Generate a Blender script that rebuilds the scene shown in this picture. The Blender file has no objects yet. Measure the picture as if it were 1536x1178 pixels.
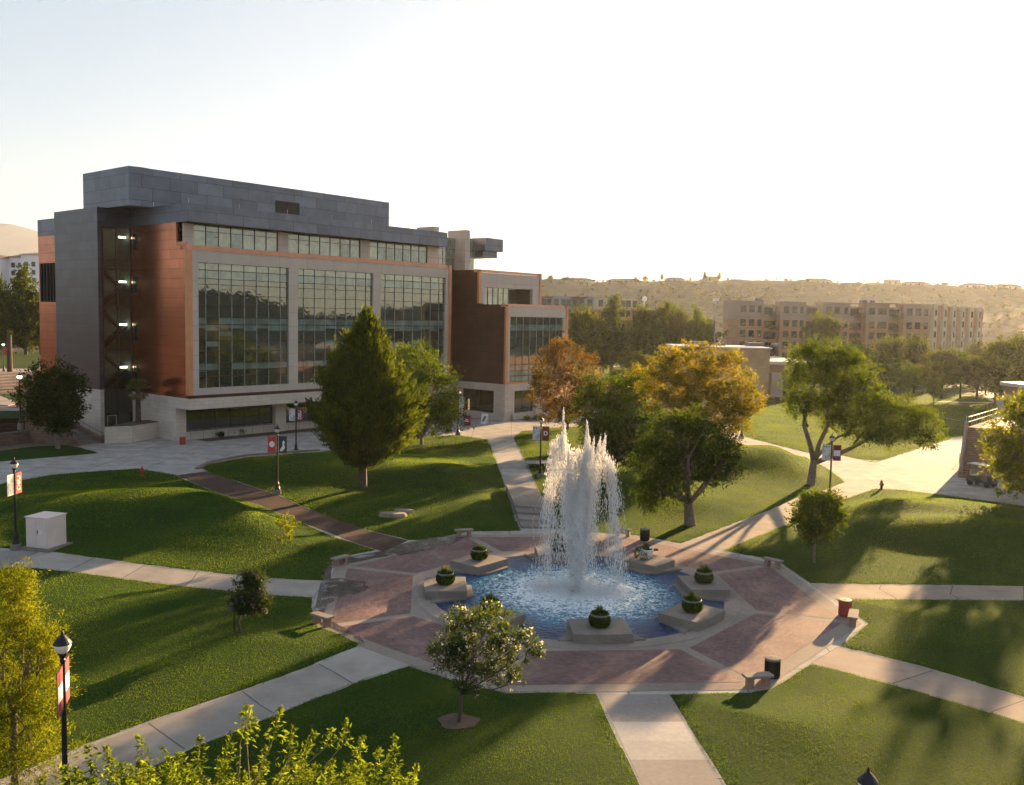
import bpy, bmesh, math, random
import numpy as np
from math import sin, cos, radians, pi, atan2, hypot, degrees
from mathutils import Vector, Matrix
from mathutils.geometry import delaunay_2d_cdt
S = bpy.context.scene
COL = S.collection
random.seed(7)

# ------------------------------------------------------------------ camera, sky, sun, exposure
F_PX, PITCH, ROLL, CAM_H = 1400.0, radians(4.64), radians(1.127), 14.0
fw = np.array([0, cos(PITCH), -sin(PITCH)]); rt0 = np.array([1.0, 0, 0]); up0 = np.array([0, sin(PITCH), cos(PITCH)])
RT = rt0 * cos(ROLL) + up0 * sin(ROLL); UP = -rt0 * sin(ROLL) + up0 * cos(ROLL)
CAMP = np.array([0, 0, CAM_H])
cd = bpy.data.cameras.new('camera'); cam = bpy.data.objects.new('camera', cd); COL.objects.link(cam)
cd.sensor_width = 36; cd.lens = 36 * F_PX / 1536; cd.clip_start = .5; cd.clip_end = 15000
M = Matrix(((RT[0], UP[0], -fw[0], 0), (RT[1], UP[1], -fw[1], 0), (RT[2], UP[2], -fw[2], CAM_H), (0, 0, 0, 1)))
cam.matrix_world = M
S.camera = cam
SUN_AZ, SUN_EL = radians(32.0), radians(9.3)
w = bpy.data.worlds.new('World'); S.world = w; w.use_nodes = True
nt = w.node_tree
sky = nt.nodes.new('ShaderNodeTexSky'); sky.sky_type = 'NISHITA'; sky.sun_disc = False
sky.sun_elevation = SUN_EL; sky.sun_rotation = SUN_AZ
sky.altitude = 800; sky.air_density = 1.0; sky.dust_density = 0.7; sky.ozone_density = 2.2
bg = nt.nodes['Background']; gm = nt.nodes.new('ShaderNodeGamma'); gm.inputs['Gamma'].default_value = .40; nt.links.new(sky.outputs[0], gm.inputs['Color']); nt.links.new(gm.outputs[0], bg.inputs[0]); bg.inputs[1].default_value = 0.088
sl = bpy.data.lights.new('sun', 'SUN'); sl.energy = 5; sl.angle = radians(0.6); sl.color = (1, .66, .33)
so = bpy.data.objects.new('sun', sl); COL.objects.link(so)
so.rotation_euler = Vector((-sin(SUN_AZ) * cos(SUN_EL), -cos(SUN_AZ) * cos(SUN_EL), -sin(SUN_EL))).to_track_quat('-Z', 'Y').to_euler()
S.view_settings.view_transform = 'Standard'; S.view_settings.look = 'None'
S.view_settings.exposure = 2.5; S.view_settings.gamma = 1
S.cycles.use_denoising = True
S.cycles.max_bounces = 14; S.cycles.diffuse_bounces = 12; S.cycles.glossy_bounces = 3; S.cycles.transmission_bounces = 3
S.cycles.transparent_max_bounces = 16; S.cycles.volume_bounces = 0
S.cycles.sample_clamp_indirect = 6

# ------------------------------------------------------------------ pixel of the photograph (1536 px wide) -> place
def ray(px, py): return fw + RT * (px - 768) / F_PX + UP * (589 - py) / F_PX
def at(px, py, z=0.0):
    d = ray(px, py); return CAMP + d * ((z - CAM_H) / d[2])
def atY(px, py, Y):
    d = ray(px, py); return CAMP + d * (Y / d[1])

# ------------------------------------------------------------------ materials
def new_mat(name):
    m = bpy.data.materials.new(name); m.use_nodes = True
    return m, m.node_tree, m.node_tree.nodes['Principled BSDF']
def L(nt, a, b): nt.links.new(a, b)
def ramp(nt, fac, stops):
    r = nt.nodes.new('ShaderNodeValToRGB'); L(nt, fac, r.inputs[0])
    e = r.color_ramp.elements
    while len(e) < len(stops): e.new(.5)
    for i, (p, c) in enumerate(stops): e[i].position = p; e[i].color = (*c, 1)
    return r.outputs[0]
def noise(nt, scale, detail=4, coord='Object', rough=.6, dist=0):
    tc = nt.nodes.new('ShaderNodeTexCoord'); n = nt.nodes.new('ShaderNodeTexNoise')
    n.inputs['Scale'].default_value = scale; n.inputs['Detail'].default_value = detail; n.inputs['Roughness'].default_value = rough
    n.inputs['Distortion'].default_value = dist
    L(nt, tc.outputs[coord], n.inputs['Vector']); return n.outputs['Fac']
def bump(nt, b, h, strength=.3, dist=.05):
    n = nt.nodes.new('ShaderNodeBump'); n.inputs['Strength'].default_value = strength; n.inputs['Distance'].default_value = dist
    L(nt, h, n.inputs['Height']); L(nt, n.outputs[0], b.inputs['Normal'])
def mulc(nt, a, b, fac=1.0, mode='MULTIPLY'):
    n = nt.nodes.new('ShaderNodeMix'); n.data_type = 'RGBA'; n.blend_type = mode
    for s, v in ((n.inputs[0], fac), (n.inputs[6], a), (n.inputs[7], b)):
        if hasattr(v, 'is_linked'): L(nt, v, s)
        else: s.default_value = v if isinstance(v, (int, float)) else (*v, 1)
    return n.outputs[2]
def plain(name, c, rough=.6, metal=0, scale=1.5, var=.25, bmp=0, bscale=30, spec=.5):
    m, nt, b = new_mat(name)
    lo = tuple(x * (1 - var) for x in c); hi = tuple(min(1, x * (1 + var)) for x in c)
    L(nt, ramp(nt, noise(nt, scale, 6), ((.3, lo), (.7, hi))), b.inputs['Base Color'])
    b.inputs['Roughness'].default_value = rough; b.inputs['Metallic'].default_value = metal
    b.inputs['Specular IOR Level'].default_value = spec
    if bmp: bump(nt, b, noise(nt, bscale, 5), bmp, .03)
    return m
def panels(name, c, w, h, joint=.02, rough=.4, metal=0, var=.12, jc=.35, offset=.5, off_freq=2, spec=.5, streak=.15):
    m, nt, b = new_mat(name)
    tc = nt.nodes.new('ShaderNodeTexCoord'); br = nt.nodes.new('ShaderNodeTexBrick')
    L(nt, tc.outputs['UV'], br.inputs['Vector'])
    br.inputs['Scale'].default_value = 1; br.inputs['Brick Width'].default_value = w; br.inputs['Row Height'].default_value = h
    br.inputs['Mortar Size'].default_value = joint; br.inputs['Mortar Smooth'].default_value = .1
    br.offset = offset; br.offset_frequency = off_freq; br.inputs['Bias'].default_value = 0
    br.inputs['Color1'].default_value = (*[x * (1 - var) for x in c], 1); br.inputs['Color2'].default_value = (*[min(1, x * (1 + var)) for x in c], 1)
    br.inputs['Mortar'].default_value = (*[x * jc for x in c], 1)
    n = noise(nt, .6, 5, 'Object')
    L(nt, mulc(nt, br.outputs['Color'], ramp(nt, n, ((.25, (1 - streak,) * 3), (.75, (1 + streak,) * 3)))), b.inputs['Base Color'])
    b.inputs['Roughness'].default_value = rough; b.inputs['Metallic'].default_value = metal; b.inputs['Specular IOR Level'].default_value = spec
    inv = nt.nodes.new('ShaderNodeMath'); inv.operation = 'SUBTRACT'; inv.inputs[0].default_value = 1; L(nt, br.outputs['Fac'], inv.inputs[1])
    bump(nt, b, inv.outputs[0], .35, .02)
    return m
def leafmat(name, c, c2=None, trans=.5, rnd=.35, nscale=.6):
    m = bpy.data.materials.new(name); m.use_nodes = True; nt = m.node_tree; nt.nodes.clear()
    out = nt.nodes.new('ShaderNodeOutputMaterial'); d = nt.nodes.new('ShaderNodeBsdfDiffuse'); t = nt.nodes.new('ShaderNodeBsdfTranslucent')
    mx = nt.nodes.new('ShaderNodeMixShader'); mx.inputs[0].default_value = trans
    g = nt.nodes.new('ShaderNodeNewGeometry'); c2 = c2 or tuple(x * .55 for x in c)
    a = ramp(nt, noise(nt, nscale, 3), ((.35, c2), (.65, c)))
    r = ramp(nt, g.outputs['Random Per Island'], ((0, (1 - rnd,) * 3), (1, (1 + rnd,) * 3)))
    col = mulc(nt, a, r)
    L(nt, col, d.inputs[0]); L(nt, mulc(nt, col, (1.4, 1.35, .5)), t.inputs[0])
    L(nt, d.outputs[0], mx.inputs[1]); L(nt, t.outputs[0], mx.inputs[2]); L(nt, mx.outputs[0], out.inputs[0])
    return m
def emit(name, c, s):
    m, nt, b = new_mat(name); b.inputs['Base Color'].default_value = (*c, 1)
    b.inputs['Emission Color'].default_value = (*c, 1); b.inputs['Emission Strength'].default_value = s; return m

def grass_ground():
    m, nt, b = new_mat('lawn_turf')
    big = ramp(nt, noise(nt, .12, 5, dist=1.2), ((.3, (.012, .034, .003)), (.55, (.022, .050, .004)), (.8, (.045, .068, .007))))
    fine = ramp(nt, noise(nt, 7, 6, rough=.8), ((.25, (.55,) * 3), (.75, (1.45,) * 3)))
    L(nt, mulc(nt, big, fine), b.inputs['Base Color']); b.inputs['Roughness'].default_value = 1; b.inputs['Specular IOR Level'].default_value = .1
    bump(nt, b, noise(nt, 9, 6, rough=.8), .9, .08); return m
def concrete(name, c, stain=.35):
    m, nt, b = new_mat(name)
    big = ramp(nt, noise(nt, .22, 6, dist=1.0), ((.28, tuple(x * (1 - stain) for x in c)), (.62, c)))
    fine = ramp(nt, noise(nt, 5, 8, rough=.75), ((.25, (.82,) * 3), (.75, (1.15,) * 3)))
    L(nt, mulc(nt, big, fine), b.inputs['Base Color']); b.inputs['Roughness'].default_value = .9; b.inputs['Specular IOR Level'].default_value = .08
    bump(nt, b, noise(nt, 25, 5), .15, .02); return m
def slabs(name, c, w, h, joint=.03, stain=.3, var=.14):
    m = panels(name, c, w, h, joint, .9, 0, var, .38, 0, 2, .08, stain)
    return m
def bricks(name, c, var=.2, wet=True):
    m, nt, b = new_mat(name)
    tc = nt.nodes.new('ShaderNodeTexCoord'); br = nt.nodes.new('ShaderNodeTexBrick'); L(nt, tc.outputs['UV'], br.inputs['Vector'])
    br.inputs['Scale'].default_value = 1; br.inputs['Brick Width'].default_value = .24; br.inputs['Row Height'].default_value = .12
    br.inputs['Mortar Size'].default_value = .012; br.inputs['Bias'].default_value = 0
    br.inputs['Color1'].default_value = (*[x * (1 - var) for x in c], 1); br.inputs['Color2'].default_value = (*[min(1, x * (1 + var)) for x in c], 1)
    br.inputs['Mortar'].default_value = (c[0] * .75, c[0] * .7, c[0] * .66, 1)
    big = ramp(nt, noise(nt, .35, 6, dist=.8), ((.3, (.68, .66, .7)), (.7, (1.2, 1.18, 1.15))))
    col = mulc(nt, br.outputs['Color'], big); col = mulc(nt, col, ramp(nt, noise(nt, 3, 6), ((.3, (.85,) * 3), (.7, (1.12,) * 3))))
    L(nt, col, b.inputs['Base Color']); b.inputs['Roughness'].default_value = .85; b.inputs['Specular IOR Level'].default_value = .12
    inv = nt.nodes.new('ShaderNodeMath'); inv.operation = 'SUBTRACT'; inv.inputs[0].default_value = 1; L(nt, br.outputs['Fac'], inv.inputs[1])
    bump(nt, b, inv.outputs[0], .4, .01); return m
def glassmat(name, tint, refl=.3, rough=.03):
    m = bpy.data.materials.new(name); m.use_nodes = True; nt = m.node_tree; nt.nodes.clear()
    out = nt.nodes.new('ShaderNodeOutputMaterial'); d = nt.nodes.new('ShaderNodeBsdfDiffuse'); g = nt.nodes.new('ShaderNodeBsdfGlossy')
    mx = nt.nodes.new('ShaderNodeMixShader'); fr = nt.nodes.new('ShaderNodeLayerWeight'); fr.inputs[0].default_value = refl
    d.inputs[0].default_value = (*tint, 1); g.inputs[0].default_value = (.86, .9, .82, 1); g.inputs[1].default_value = rough
    # every pane sits a little out of true, so its reflection shifts
    ge = nt.nodes.new('ShaderNodeTexCoord'); br = nt.nodes.new('ShaderNodeTexVoronoi'); br.inputs['Scale'].default_value = .7
    L(nt, ge.outputs['UV'], br.inputs['Vector'])
    L(nt, mulc(nt, ramp(nt, noise(nt, .5, 3), ((.3, tuple(x * .5 for x in tint)), (.7, tuple(x * 1.6 for x in tint)))), (1, 1, 1)), d.inputs[0])
    bm_ = nt.nodes.new('ShaderNodeBump'); bm_.inputs['Strength'].default_value = .05; bm_.inputs['Distance'].default_value = .1
    L(nt, noise(nt, .8, 2), bm_.inputs['Height']); L(nt, bm_.outputs[0], g.inputs['Normal'])
    L(nt, fr.outputs['Facing'], mx.inputs[0]) if False else None
    mp = nt.nodes.new('ShaderNodeMapRange'); L(nt, fr.outputs['Fresnel'], mp.inputs[0]); mp.inputs[3].default_value = refl; mp.inputs[4].default_value = 1
    L(nt, mp.outputs[0], mx.inputs[0]); L(nt, d.outputs[0], mx.inputs[1]); L(nt, g.outputs[0], mx.inputs[2]); L(nt, mx.outputs[0], out.inputs[0])
    return m
def clearglass(name, refl=.06):
    m = bpy.data.materials.new(name); m.use_nodes = True; nt = m.node_tree; nt.nodes.clear()
    out = nt.nodes.new('ShaderNodeOutputMaterial'); d = nt.nodes.new('ShaderNodeBsdfTransparent'); g = nt.nodes.new('ShaderNodeBsdfGlossy')
    mx = nt.nodes.new('ShaderNodeMixShader'); mx.inputs[0].default_value = refl
    d.inputs[0].default_value = (.62, .68, .62, 1); g.inputs[1].default_value = .03
    L(nt, d.outputs[0], mx.inputs[1]); L(nt, g.outputs[0], mx.inputs[2]); L(nt, mx.outputs[0], out.inputs[0]); return m

MT = {}
MT['turf'] = grass_ground()
MT['earth'] = plain('dry_earth', (.16, .115, .075), .95, 0, .05, .35, .4, 2)
MT['conc'] = concrete('pale_concrete', (.34, .31, .285))
MT['conc_ring'] = concrete('weathered_concrete', (.30, .25, .215), .3)
MT['conc_ped'] = concrete('grey_cast_concrete', (.25, .215, .19), .35)
MT['conc_slab'] = slabs('pale_concrete_slabs', (.34, .31, .285), 4.6, 4.6, .03, .32, .05)
MT['slab'] = slabs('walkway_slabs', (.34, .305, .275), 3.6, 6, .035, .25, .22)
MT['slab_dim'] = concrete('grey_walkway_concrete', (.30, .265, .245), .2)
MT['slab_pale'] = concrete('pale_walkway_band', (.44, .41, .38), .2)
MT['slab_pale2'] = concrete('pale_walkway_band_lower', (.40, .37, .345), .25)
MT['slab_tan'] = slabs('tan_walkway_slabs', (.34, .27, .22), 3.6, 6, .035, .25, .2)
MT['brick'] = bricks('red_pavers', (.215, .122, .112))
MT['brick_dark'] = bricks('dark_brown_pavers', (.075, .045, .034))
MT['wet'] = plain('wet_stain', (.050, .030, .026), .35, 0, 1.5, .35)
_n = MT['wet'].node_tree; _o = _n.nodes['Material Output']; _t = _n.nodes.new('ShaderNodeBsdfTransparent'); _x = _n.nodes.new('ShaderNodeMixShader'); L(_n, ramp(_n, noise(_n, 1.1, 8, rough=.75), ((.40, (0, 0, 0)), (.56, (.92,) * 3))), _x.inputs[0]); L(_n, _t.outputs[0], _x.inputs[1]); L(_n, _n.nodes['Principled BSDF'].outputs[0], _x.inputs[2]); L(_n, _x.outputs[0], _o.inputs[0])
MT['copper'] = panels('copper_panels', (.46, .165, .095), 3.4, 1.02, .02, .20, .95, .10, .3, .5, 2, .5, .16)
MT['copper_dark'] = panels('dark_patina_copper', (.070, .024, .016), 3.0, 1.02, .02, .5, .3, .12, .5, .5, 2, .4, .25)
MT['copper_trim'] = plain('sky_glow_copper_trim', (.58, .245, .12), .4, .15, .8, .12)  # brighter, less metallic than the panels: the ledges' sky reflection is in the colour
MT['zinc'] = panels('grey_metal_panels', (.115, .134, .175), 3.3, 1.35, .025, .36, .5, .14, .35, .37, 2, .5, .18)
MT['zinc_tower'] = panels('zinc_tower_panels', (.080, .082, .104), 2.6, 1.02, .02, .30, .75, .08, .5, .5, 2, .5, .15)
MT['beige'] = panels('beige_metal_panels', (.48, .41, .36), 3.8, 1.55, .02, .55, 0, .04, .55, 0, 2, .4, .08)
MT['stone'] = panels('beige_stone_blocks', (.56, .47, .40), 1.2, .4, .012, .85, 0, .07, .7, .5, 2, .3, .12)
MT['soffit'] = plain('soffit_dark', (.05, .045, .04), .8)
MT['glass'] = glassmat('dark_reflective_glass', (.022, .034, .033), .19)
MT['blind'] = glassmat('glass_over_pale_blinds', (.135, .20, .19), .14)
MT['pale_glass'] = glassmat('pale_green_glass', (.17, .20, .155), .18)
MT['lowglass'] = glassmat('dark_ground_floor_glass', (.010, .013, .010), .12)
MT['clear'] = clearglass('stair_tower_glass')
MT['mull'] = plain('dark_mullion_metal', (.035, .032, .03), .5, .4, 2, .2)
MT['mull_l'] = plain('silver_mullion_metal', (.34, .34, .31), .45, .3, 2, .15)
MT['tube'] = emit('lit_fluorescent', (1, .95, .82), 4)
MT['inner'] = plain('interior_plaster', (.15, .165, .15), .9)
MT['black'] = plain('black_painted_steel', (.012, .012, .014), .4, .3, 4, .3)
MT['globe'] = plain('frosted_lamp_globe', (.72, .70, .66), .25, 0, 4, .06)
MT['globe_lit'] = emit('lit_lamp_globe', (1, .86, .62), 3.5)
MT['red'] = plain('red_banner_fabric', (.48, .045, .035), .8, 0, 3, .15)
MT['maroon'] = plain('maroon_banner_fabric', (.20, .022, .035), .8, 0, 3, .15)
MT['white'] = plain('white_print', (.72, .70, .70), .7, 0, 3, .06)
MT['charcoal'] = plain('charcoal_banner_fabric', (.05, .045, .05), .8, 0, 3, .2)
MT['hyd'] = plain('red_enamel', (.34, .03, .025), .45, 0, 5, .2)
MT['hyd_dark'] = plain('dull_red_enamel', (.14, .03, .022), .5, 0, 5, .2)
MT['can_red'] = plain('brick_red_can', (.30, .055, .035), .55, 0, 5, .2)
MT['cab'] = plain('beige_cabinet_paint', (.66, .55, .52), .5, 0, 1.2, .08)
MT['bark'] = plain('grey_brown_bark', (.16, .115, .085), .95, 0, 4, .4, .8, 18)
MT['bark_d'] = plain('dark_bark', (.07, .05, .038), .95, 0, 4, .4, .8, 18)
MT['rust'] = plain('rough_red_rock', (.26, .115, .075), .95, 0, .8, .3, .6, 4)
MT['boulder'] = plain('pale_boulder', (.36, .25, .19), .95, 0, 1.5, .3, .8, 4)
MT['rockgrey'] = plain('grey_flat_rock', (.22, .17, .13), .95, 0, 2.5, .3, .8, 6)
MT['wooded'] = plain('wooded_slope', (.05, .055, .03), 1, 0, .08, .5)
MT['terr'] = bricks('terrace_pavers', (.15, .095, .08))
MT['mount'] = plain('bare_mountain', (.05, .065, .10), 1, 0, .004, .2)
MT['mulch'] = plain('brown_mulch', (.085, .055, .038), 1, 0, 2.0, .4, .8, 20)
MT['ret'] = panels('brown_block_wall', (.20, .12, .09), .8, .3, .015, .9, 0, .15, .6)
MT['aptbrick'] = panels('tan_brickwork', (.42, .235, .14), .9, .35, .02, .9, 0, .12, .75)
MT['aptgrey'] = plain('warm_grey_stucco', (.37, .275, .22), .9, 0, .2, .06)
MT['aptblue'] = plain('cool_grey_stucco', (.30, .29, .32), .9, 0, .2, .06)
MT['cream'] = plain('cream_stucco', (.52, .44, .33), .9, 0, .2, .06)
MT['tan'] = panels('tan_split_block', (.42, .29, .16), 1.2, .6, .012, .9, 0, .05, .8)
MT['white_wall'] = plain('white_stucco', (.80, .80, .82), .9, 0, .3, .05)
MT['roofw'] = plain('white_roof_membrane', (.45, .42, .40), .7, 0, .3, .08)
MT['rooft'] = plain('brown_roof_tiles', (.20, .12, .09), .9, 0, 1, .2)
MT['win'] = glassmat('small_window_glass', (.02, .024, .028), .07)
MT['steel'] = plain('rail_steel', (.26, .25, .25), .4, .6, 4, .1)
MT['rustrail'] = plain('rust_red_railing', (.11, .05, .04), .6, .2, 4, .2)
MT['brickw'] = panels('red_brown_brickwork', (.30, .17, .12), .4, .16, .012, .9, 0, .2, .7)
MT['pot'] = plain('grey_glazed_pot', (.20, .19, .18), .5, 0, 6, .2)
MT['spray'] = None
MT['drystone'] = plain('pink_brick_leg', (.30, .17, .13), .9, 0, 6, .25)
G = lambda *a, **k: leafmat(*a, **k)
MT['lf_pine'] = G('pine_needles', (.088, .112, .014), (.032, .050, .009), .45)
MT['lf_green'] = G('broad_green_leaves', (.098, .140, .014), (.040, .066, .009), .5)
MT['lf_willow'] = G('willow_leaves', (.068, .104, .016), (.032, .056, .010), .45)
MT['lf_big'] = G('bright_green_leaves', (.115, .155, .010), (.042, .070, .006), .55)
MT['lf_gold'] = G('golden_leaves', (.25, .185, .014), (.090, .100, .013), .55)
MT['lf_orange'] = G('rusty_orange_leaves', (.165, .080, .018), (.095, .078, .016), .48)
MT['lf_yel'] = G('yellow_green_leaves', (.20, .215, .020), (.095, .125, .014), .5)
MT['lf_fore'] = G('lance_leaves', (.17, .215, .028), (.075, .115, .014), .5, .5, 1.2)
MT['lf_dark'] = G('dark_olive_leaves', (.045, .062, .018), (.025, .038, .012), .4)
MT['lf_ole'] = G('oleander_leaves', (.090, .122, .042), (.048, .072, .024), .38)
MT['lf_vitex'] = G('sage_leaves', (.060, .080, .040), (.034, .05, .024), .35)
MT['lf_far'] = G('far_green_leaves', (.100, .118, .014), (.046, .060, .010), .5)
MT['lf_palm'] = G('palm_fronds', (.12, .14, .05), (.07, .09, .03), .3)
MT['lf_dead'] = G('dry_palm_fronds', (.24, .19, .12), (.15, .11, .07), .2)
MT['lf_scrub'] = G('dry_scrub_leaves', (.085, .078, .040), (.060, .060, .030), .3)
MT['flower'] = G('white_petals', (.75, .72, .72), (.6, .58, .58), .3, .1)
MT['lilac'] = G('lilac_petals', (.20, .18, .32), (.14, .13, .24), .3, .2)
MT['blade'] = G('grass_blades', (.118, .170, .008), (.046, .098, .004), .68, .3, .22)
MT['potleaf'] = G('trailing_leaves', (.065, .105, .015), (.04, .07, .012), .4)

# ------------------------------------------------------------------ mesh building
class MB:
    def __init__(s): s.v = []; s.f = []
    def add(s, v, f):
        o = len(s.v); s.v += [tuple(map(float, p)) for p in v]; s.f += [[i + o for i in q] for q in f]; return s
    def box(s, x0, x1, y0, y1, z0, z1):
        return s.add([(x0, y0, z0), (x1, y0, z0), (x1, y1, z0), (x0, y1, z0), (x0, y0, z1), (x1, y0, z1), (x1, y1, z1), (x0, y1, z1)],
                     [(3, 2, 1, 0), (4, 5, 6, 7), (0, 1, 5, 4), (1, 2, 6, 5), (2, 3, 7, 6), (3, 0, 4, 7)])
    def prism(s, poly, z0, z1, top=None):
        n = len(poly); t = top or poly
        return s.add([(p[0], p[1], z0) for p in poly] + [(p[0], p[1], z1) for p in t],
                     [list(range(n))[::-1], list(range(n, 2 * n))] + [(i, (i + 1) % n, n + (i + 1) % n, n + i) for i in range(n)])
    def poly(s, pts): return s.add(pts, [list(range(len(pts)))])
    def bar(s, a, b, w, h=None):
        a = np.array(a, float); b = np.array(b, float); d = b - a; d /= np.linalg.norm(d); h = h or w
        r = np.cross(d, (0, 0, 1)); r = np.array((1, 0, 0)) if np.linalg.norm(r) < 1e-4 else r / np.linalg.norm(r); u_ = np.cross(r, d)
        c = [r * w / 2 + u_ * h / 2, -r * w / 2 + u_ * h / 2, -r * w / 2 - u_ * h / 2, r * w / 2 - u_ * h / 2]
        return s.add([a + q for q in c] + [b + q for q in c], [(0, 1, 2, 3), (7, 6, 5, 4)] + [(i, i + 4, (i + 1) % 4 + 4, (i + 1) % 4) for i in range(4)])
    def tube(s, path, rad, n=8):
        P = [np.array(p, float) for p in path]; V = []; Fc = []
        pr = None
        for i, p in enumerate(P):
            d = P[min(i + 1, len(P) - 1)] - P[max(i - 1, 0)]; d /= (np.linalg.norm(d) + 1e-9)
            r = np.cross(d, (0.13, .99, 0.05) if pr is None else np.cross(pr, d)); r = r if np.linalg.norm(r) > 1e-5 else np.array((1., 0, 0)); r /= np.linalg.norm(r); q = np.cross(d, r)
            pr = r
            R = rad[i] if hasattr(rad, '__len__') else rad
            V += [p + R * (r * cos(2 * pi * k / n) + q * sin(2 * pi * k / n)) for k in range(n)]
        for i in range(len(P) - 1):
            Fc += [(i * n + k, i * n + (k + 1) % n, (i + 1) * n + (k + 1) % n, (i + 1) * n + k) for k in range(n)]
        Fc += [list(range(n))[::-1], list(range((len(P) - 1) * n, len(P) * n))]
        return s.add(V, Fc)
    def lathe(s, prof, n=20, c=(0, 0, 0)):
        V = []; Fc = []
        for r, z in prof: V += [(c[0] + r * cos(2 * pi * k / n), c[1] + r * sin(2 * pi * k / n), c[2] + z) for k in range(n)]
        for i in range(len(prof) - 1): Fc += [(i * n + k, i * n + (k + 1) % n, (i + 1) * n + (k + 1) % n, (i + 1) * n + k) for k in range(n)]
        Fc += [list(range(n))[::-1], list(range((len(prof) - 1) * n, len(prof) * n))]
        return s.add(V, Fc)
    def build(s, name, mat, parent=None, loc=(0, 0, 0), rz=0, smooth=False, bevel=0, sub=0):
        me = bpy.data.meshes.new(name); me.from_pydata(s.v, [], s.f); me.update()
        return finish(me, name, mat, parent, loc, rz, smooth, bevel)
def uvbox(me):
    n = len(me.loops); co = np.empty(len(me.vertices) * 3, 'f'); me.vertices.foreach_get('co', co); co = co.reshape(-1, 3)
    vi = np.empty(n, 'i'); me.loops.foreach_get('vertex_index', vi)
    nm = np.empty(len(me.polygons) * 3, 'f'); me.polygons.foreach_get('normal', nm); nm = nm.reshape(-1, 3)
    lt = np.empty(len(me.polygons), 'i'); me.polygons.foreach_get('loop_total', lt)
    N = np.repeat(nm, lt, axis=0); P = co[vi]
    h = np.hypot(N[:, 0], N[:, 1]) + 1e-6; flat = np.abs(N[:, 2]) > .7
    uu = np.where(flat, P[:, 0], (-N[:, 1] * P[:, 0] + N[:, 0] * P[:, 1]) / h); vv = np.where(flat, P[:, 1], P[:, 2])
    # walls share one direction of u so that joints meet at corners
    uv = me.uv_layers.new(name='UVMap'); uv.data.foreach_set('uv', np.stack([uu, vv], 1).astype('f').ravel())
def finish(me, name, mat, parent=None, loc=(0, 0, 0), rz=0, smooth=False, bevel=0, uv=True):
    if uv and not me.uv_layers: uvbox(me)
    if mat is not None: me.materials.append(mat)
    if smooth: me.polygons.foreach_set('use_smooth', [True] * len(me.polygons))
    o = bpy.data.objects.new(name, me); COL.objects.link(o); o.location = loc; o.rotation_euler = (0, 0, rz)
    if parent: o.parent = parent
    if bevel:
        m = o.modifiers.new('bevel', 'BEVEL'); m.width = bevel; m.segments = 2; m.limit_method = 'ANGLE'
    return o
def quads_mesh(name, V, k=4):
    me = bpy.data.meshes.new(name); n = len(V) // k
    me.vertices.add(len(V)); me.vertices.foreach_set('co', np.asarray(V, 'f').ravel())
    me.loops.add(n * k); me.loops.foreach_set('vertex_index', np.arange(n * k, dtype='i'))
    me.polygons.add(n); me.polygons.foreach_set('loop_start', np.arange(0, n * k, k, dtype='i')); me.polygons.foreach_set('loop_total', np.full(n, k, 'i'))
    me.update(calc_edges=True); return me
def indexed_mesh(name, V, Fi):
    Fi = np.asarray(Fi, 'i'); k = Fi.shape[1]; me = bpy.data.meshes.new(name); n = len(Fi)
    me.vertices.add(len(V)); me.vertices.foreach_set('co', np.asarray(V, 'f').ravel())
    me.loops.add(n * k); me.loops.foreach_set('vertex_index', Fi.ravel())
    me.polygons.add(n); me.polygons.foreach_set('loop_start', np.arange(0, n * k, k, dtype='i')); me.polygons.foreach_set('loop_total', np.full(n, k, 'i'))
    me.update(calc_edges=True); return me

def tag(o, label=None, cat=None, group=None, kind=None):
    for k, v in (('label', label), ('category', cat), ('group', group), ('kind', kind)):
        if v: o[k] = v
    return o
def thing(name, label, cat, loc=(0, 0, 0), rz=0, group=None):
    o = bpy.data.objects.new(name, None); COL.objects.link(o); o.location = tuple(map(float, loc)); o.rotation_euler = (0, 0, rz)
    o.empty_display_size = .2
    return tag(o, label, cat, group)
def struct(o): o['kind'] = 'structure'; return o
def copy_tree(root, label, loc, rz=0, scale=None, group=None):
    r = root.copy(); COL.objects.link(r); r.location = tuple(map(float, loc)); r.rotation_euler = (0, 0, rz); r['label'] = label
    if scale is not None: r.scale = scale if hasattr(scale, '__len__') else (scale,) * 3
    if group: r['group'] = group
    for ch in list(root.children):
        c = ch.copy(); COL.objects.link(c); c.parent = r
        for g in ch.children:
            d = g.copy(); COL.objects.link(d); d.parent = c
    return r
def text_mesh(name, s, size, mat, parent, loc, rot, bold=.0, depth=.004):
    cu = bpy.data.curves.new(name, 'FONT'); cu.body = s; cu.size = size; cu.align_x = 'CENTER'; cu.align_y = 'CENTER'; cu.extrude = depth; cu.offset = bold
    t = bpy.data.objects.new(name, cu); COL.objects.link(t)
    dg = bpy.context.evaluated_depsgraph_get(); me = bpy.data.meshes.new_from_object(t.evaluated_get(dg)); bpy.data.objects.remove(t)
    o = finish(me, name, mat, parent, loc); o.rotation_euler = rot; return o

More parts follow.
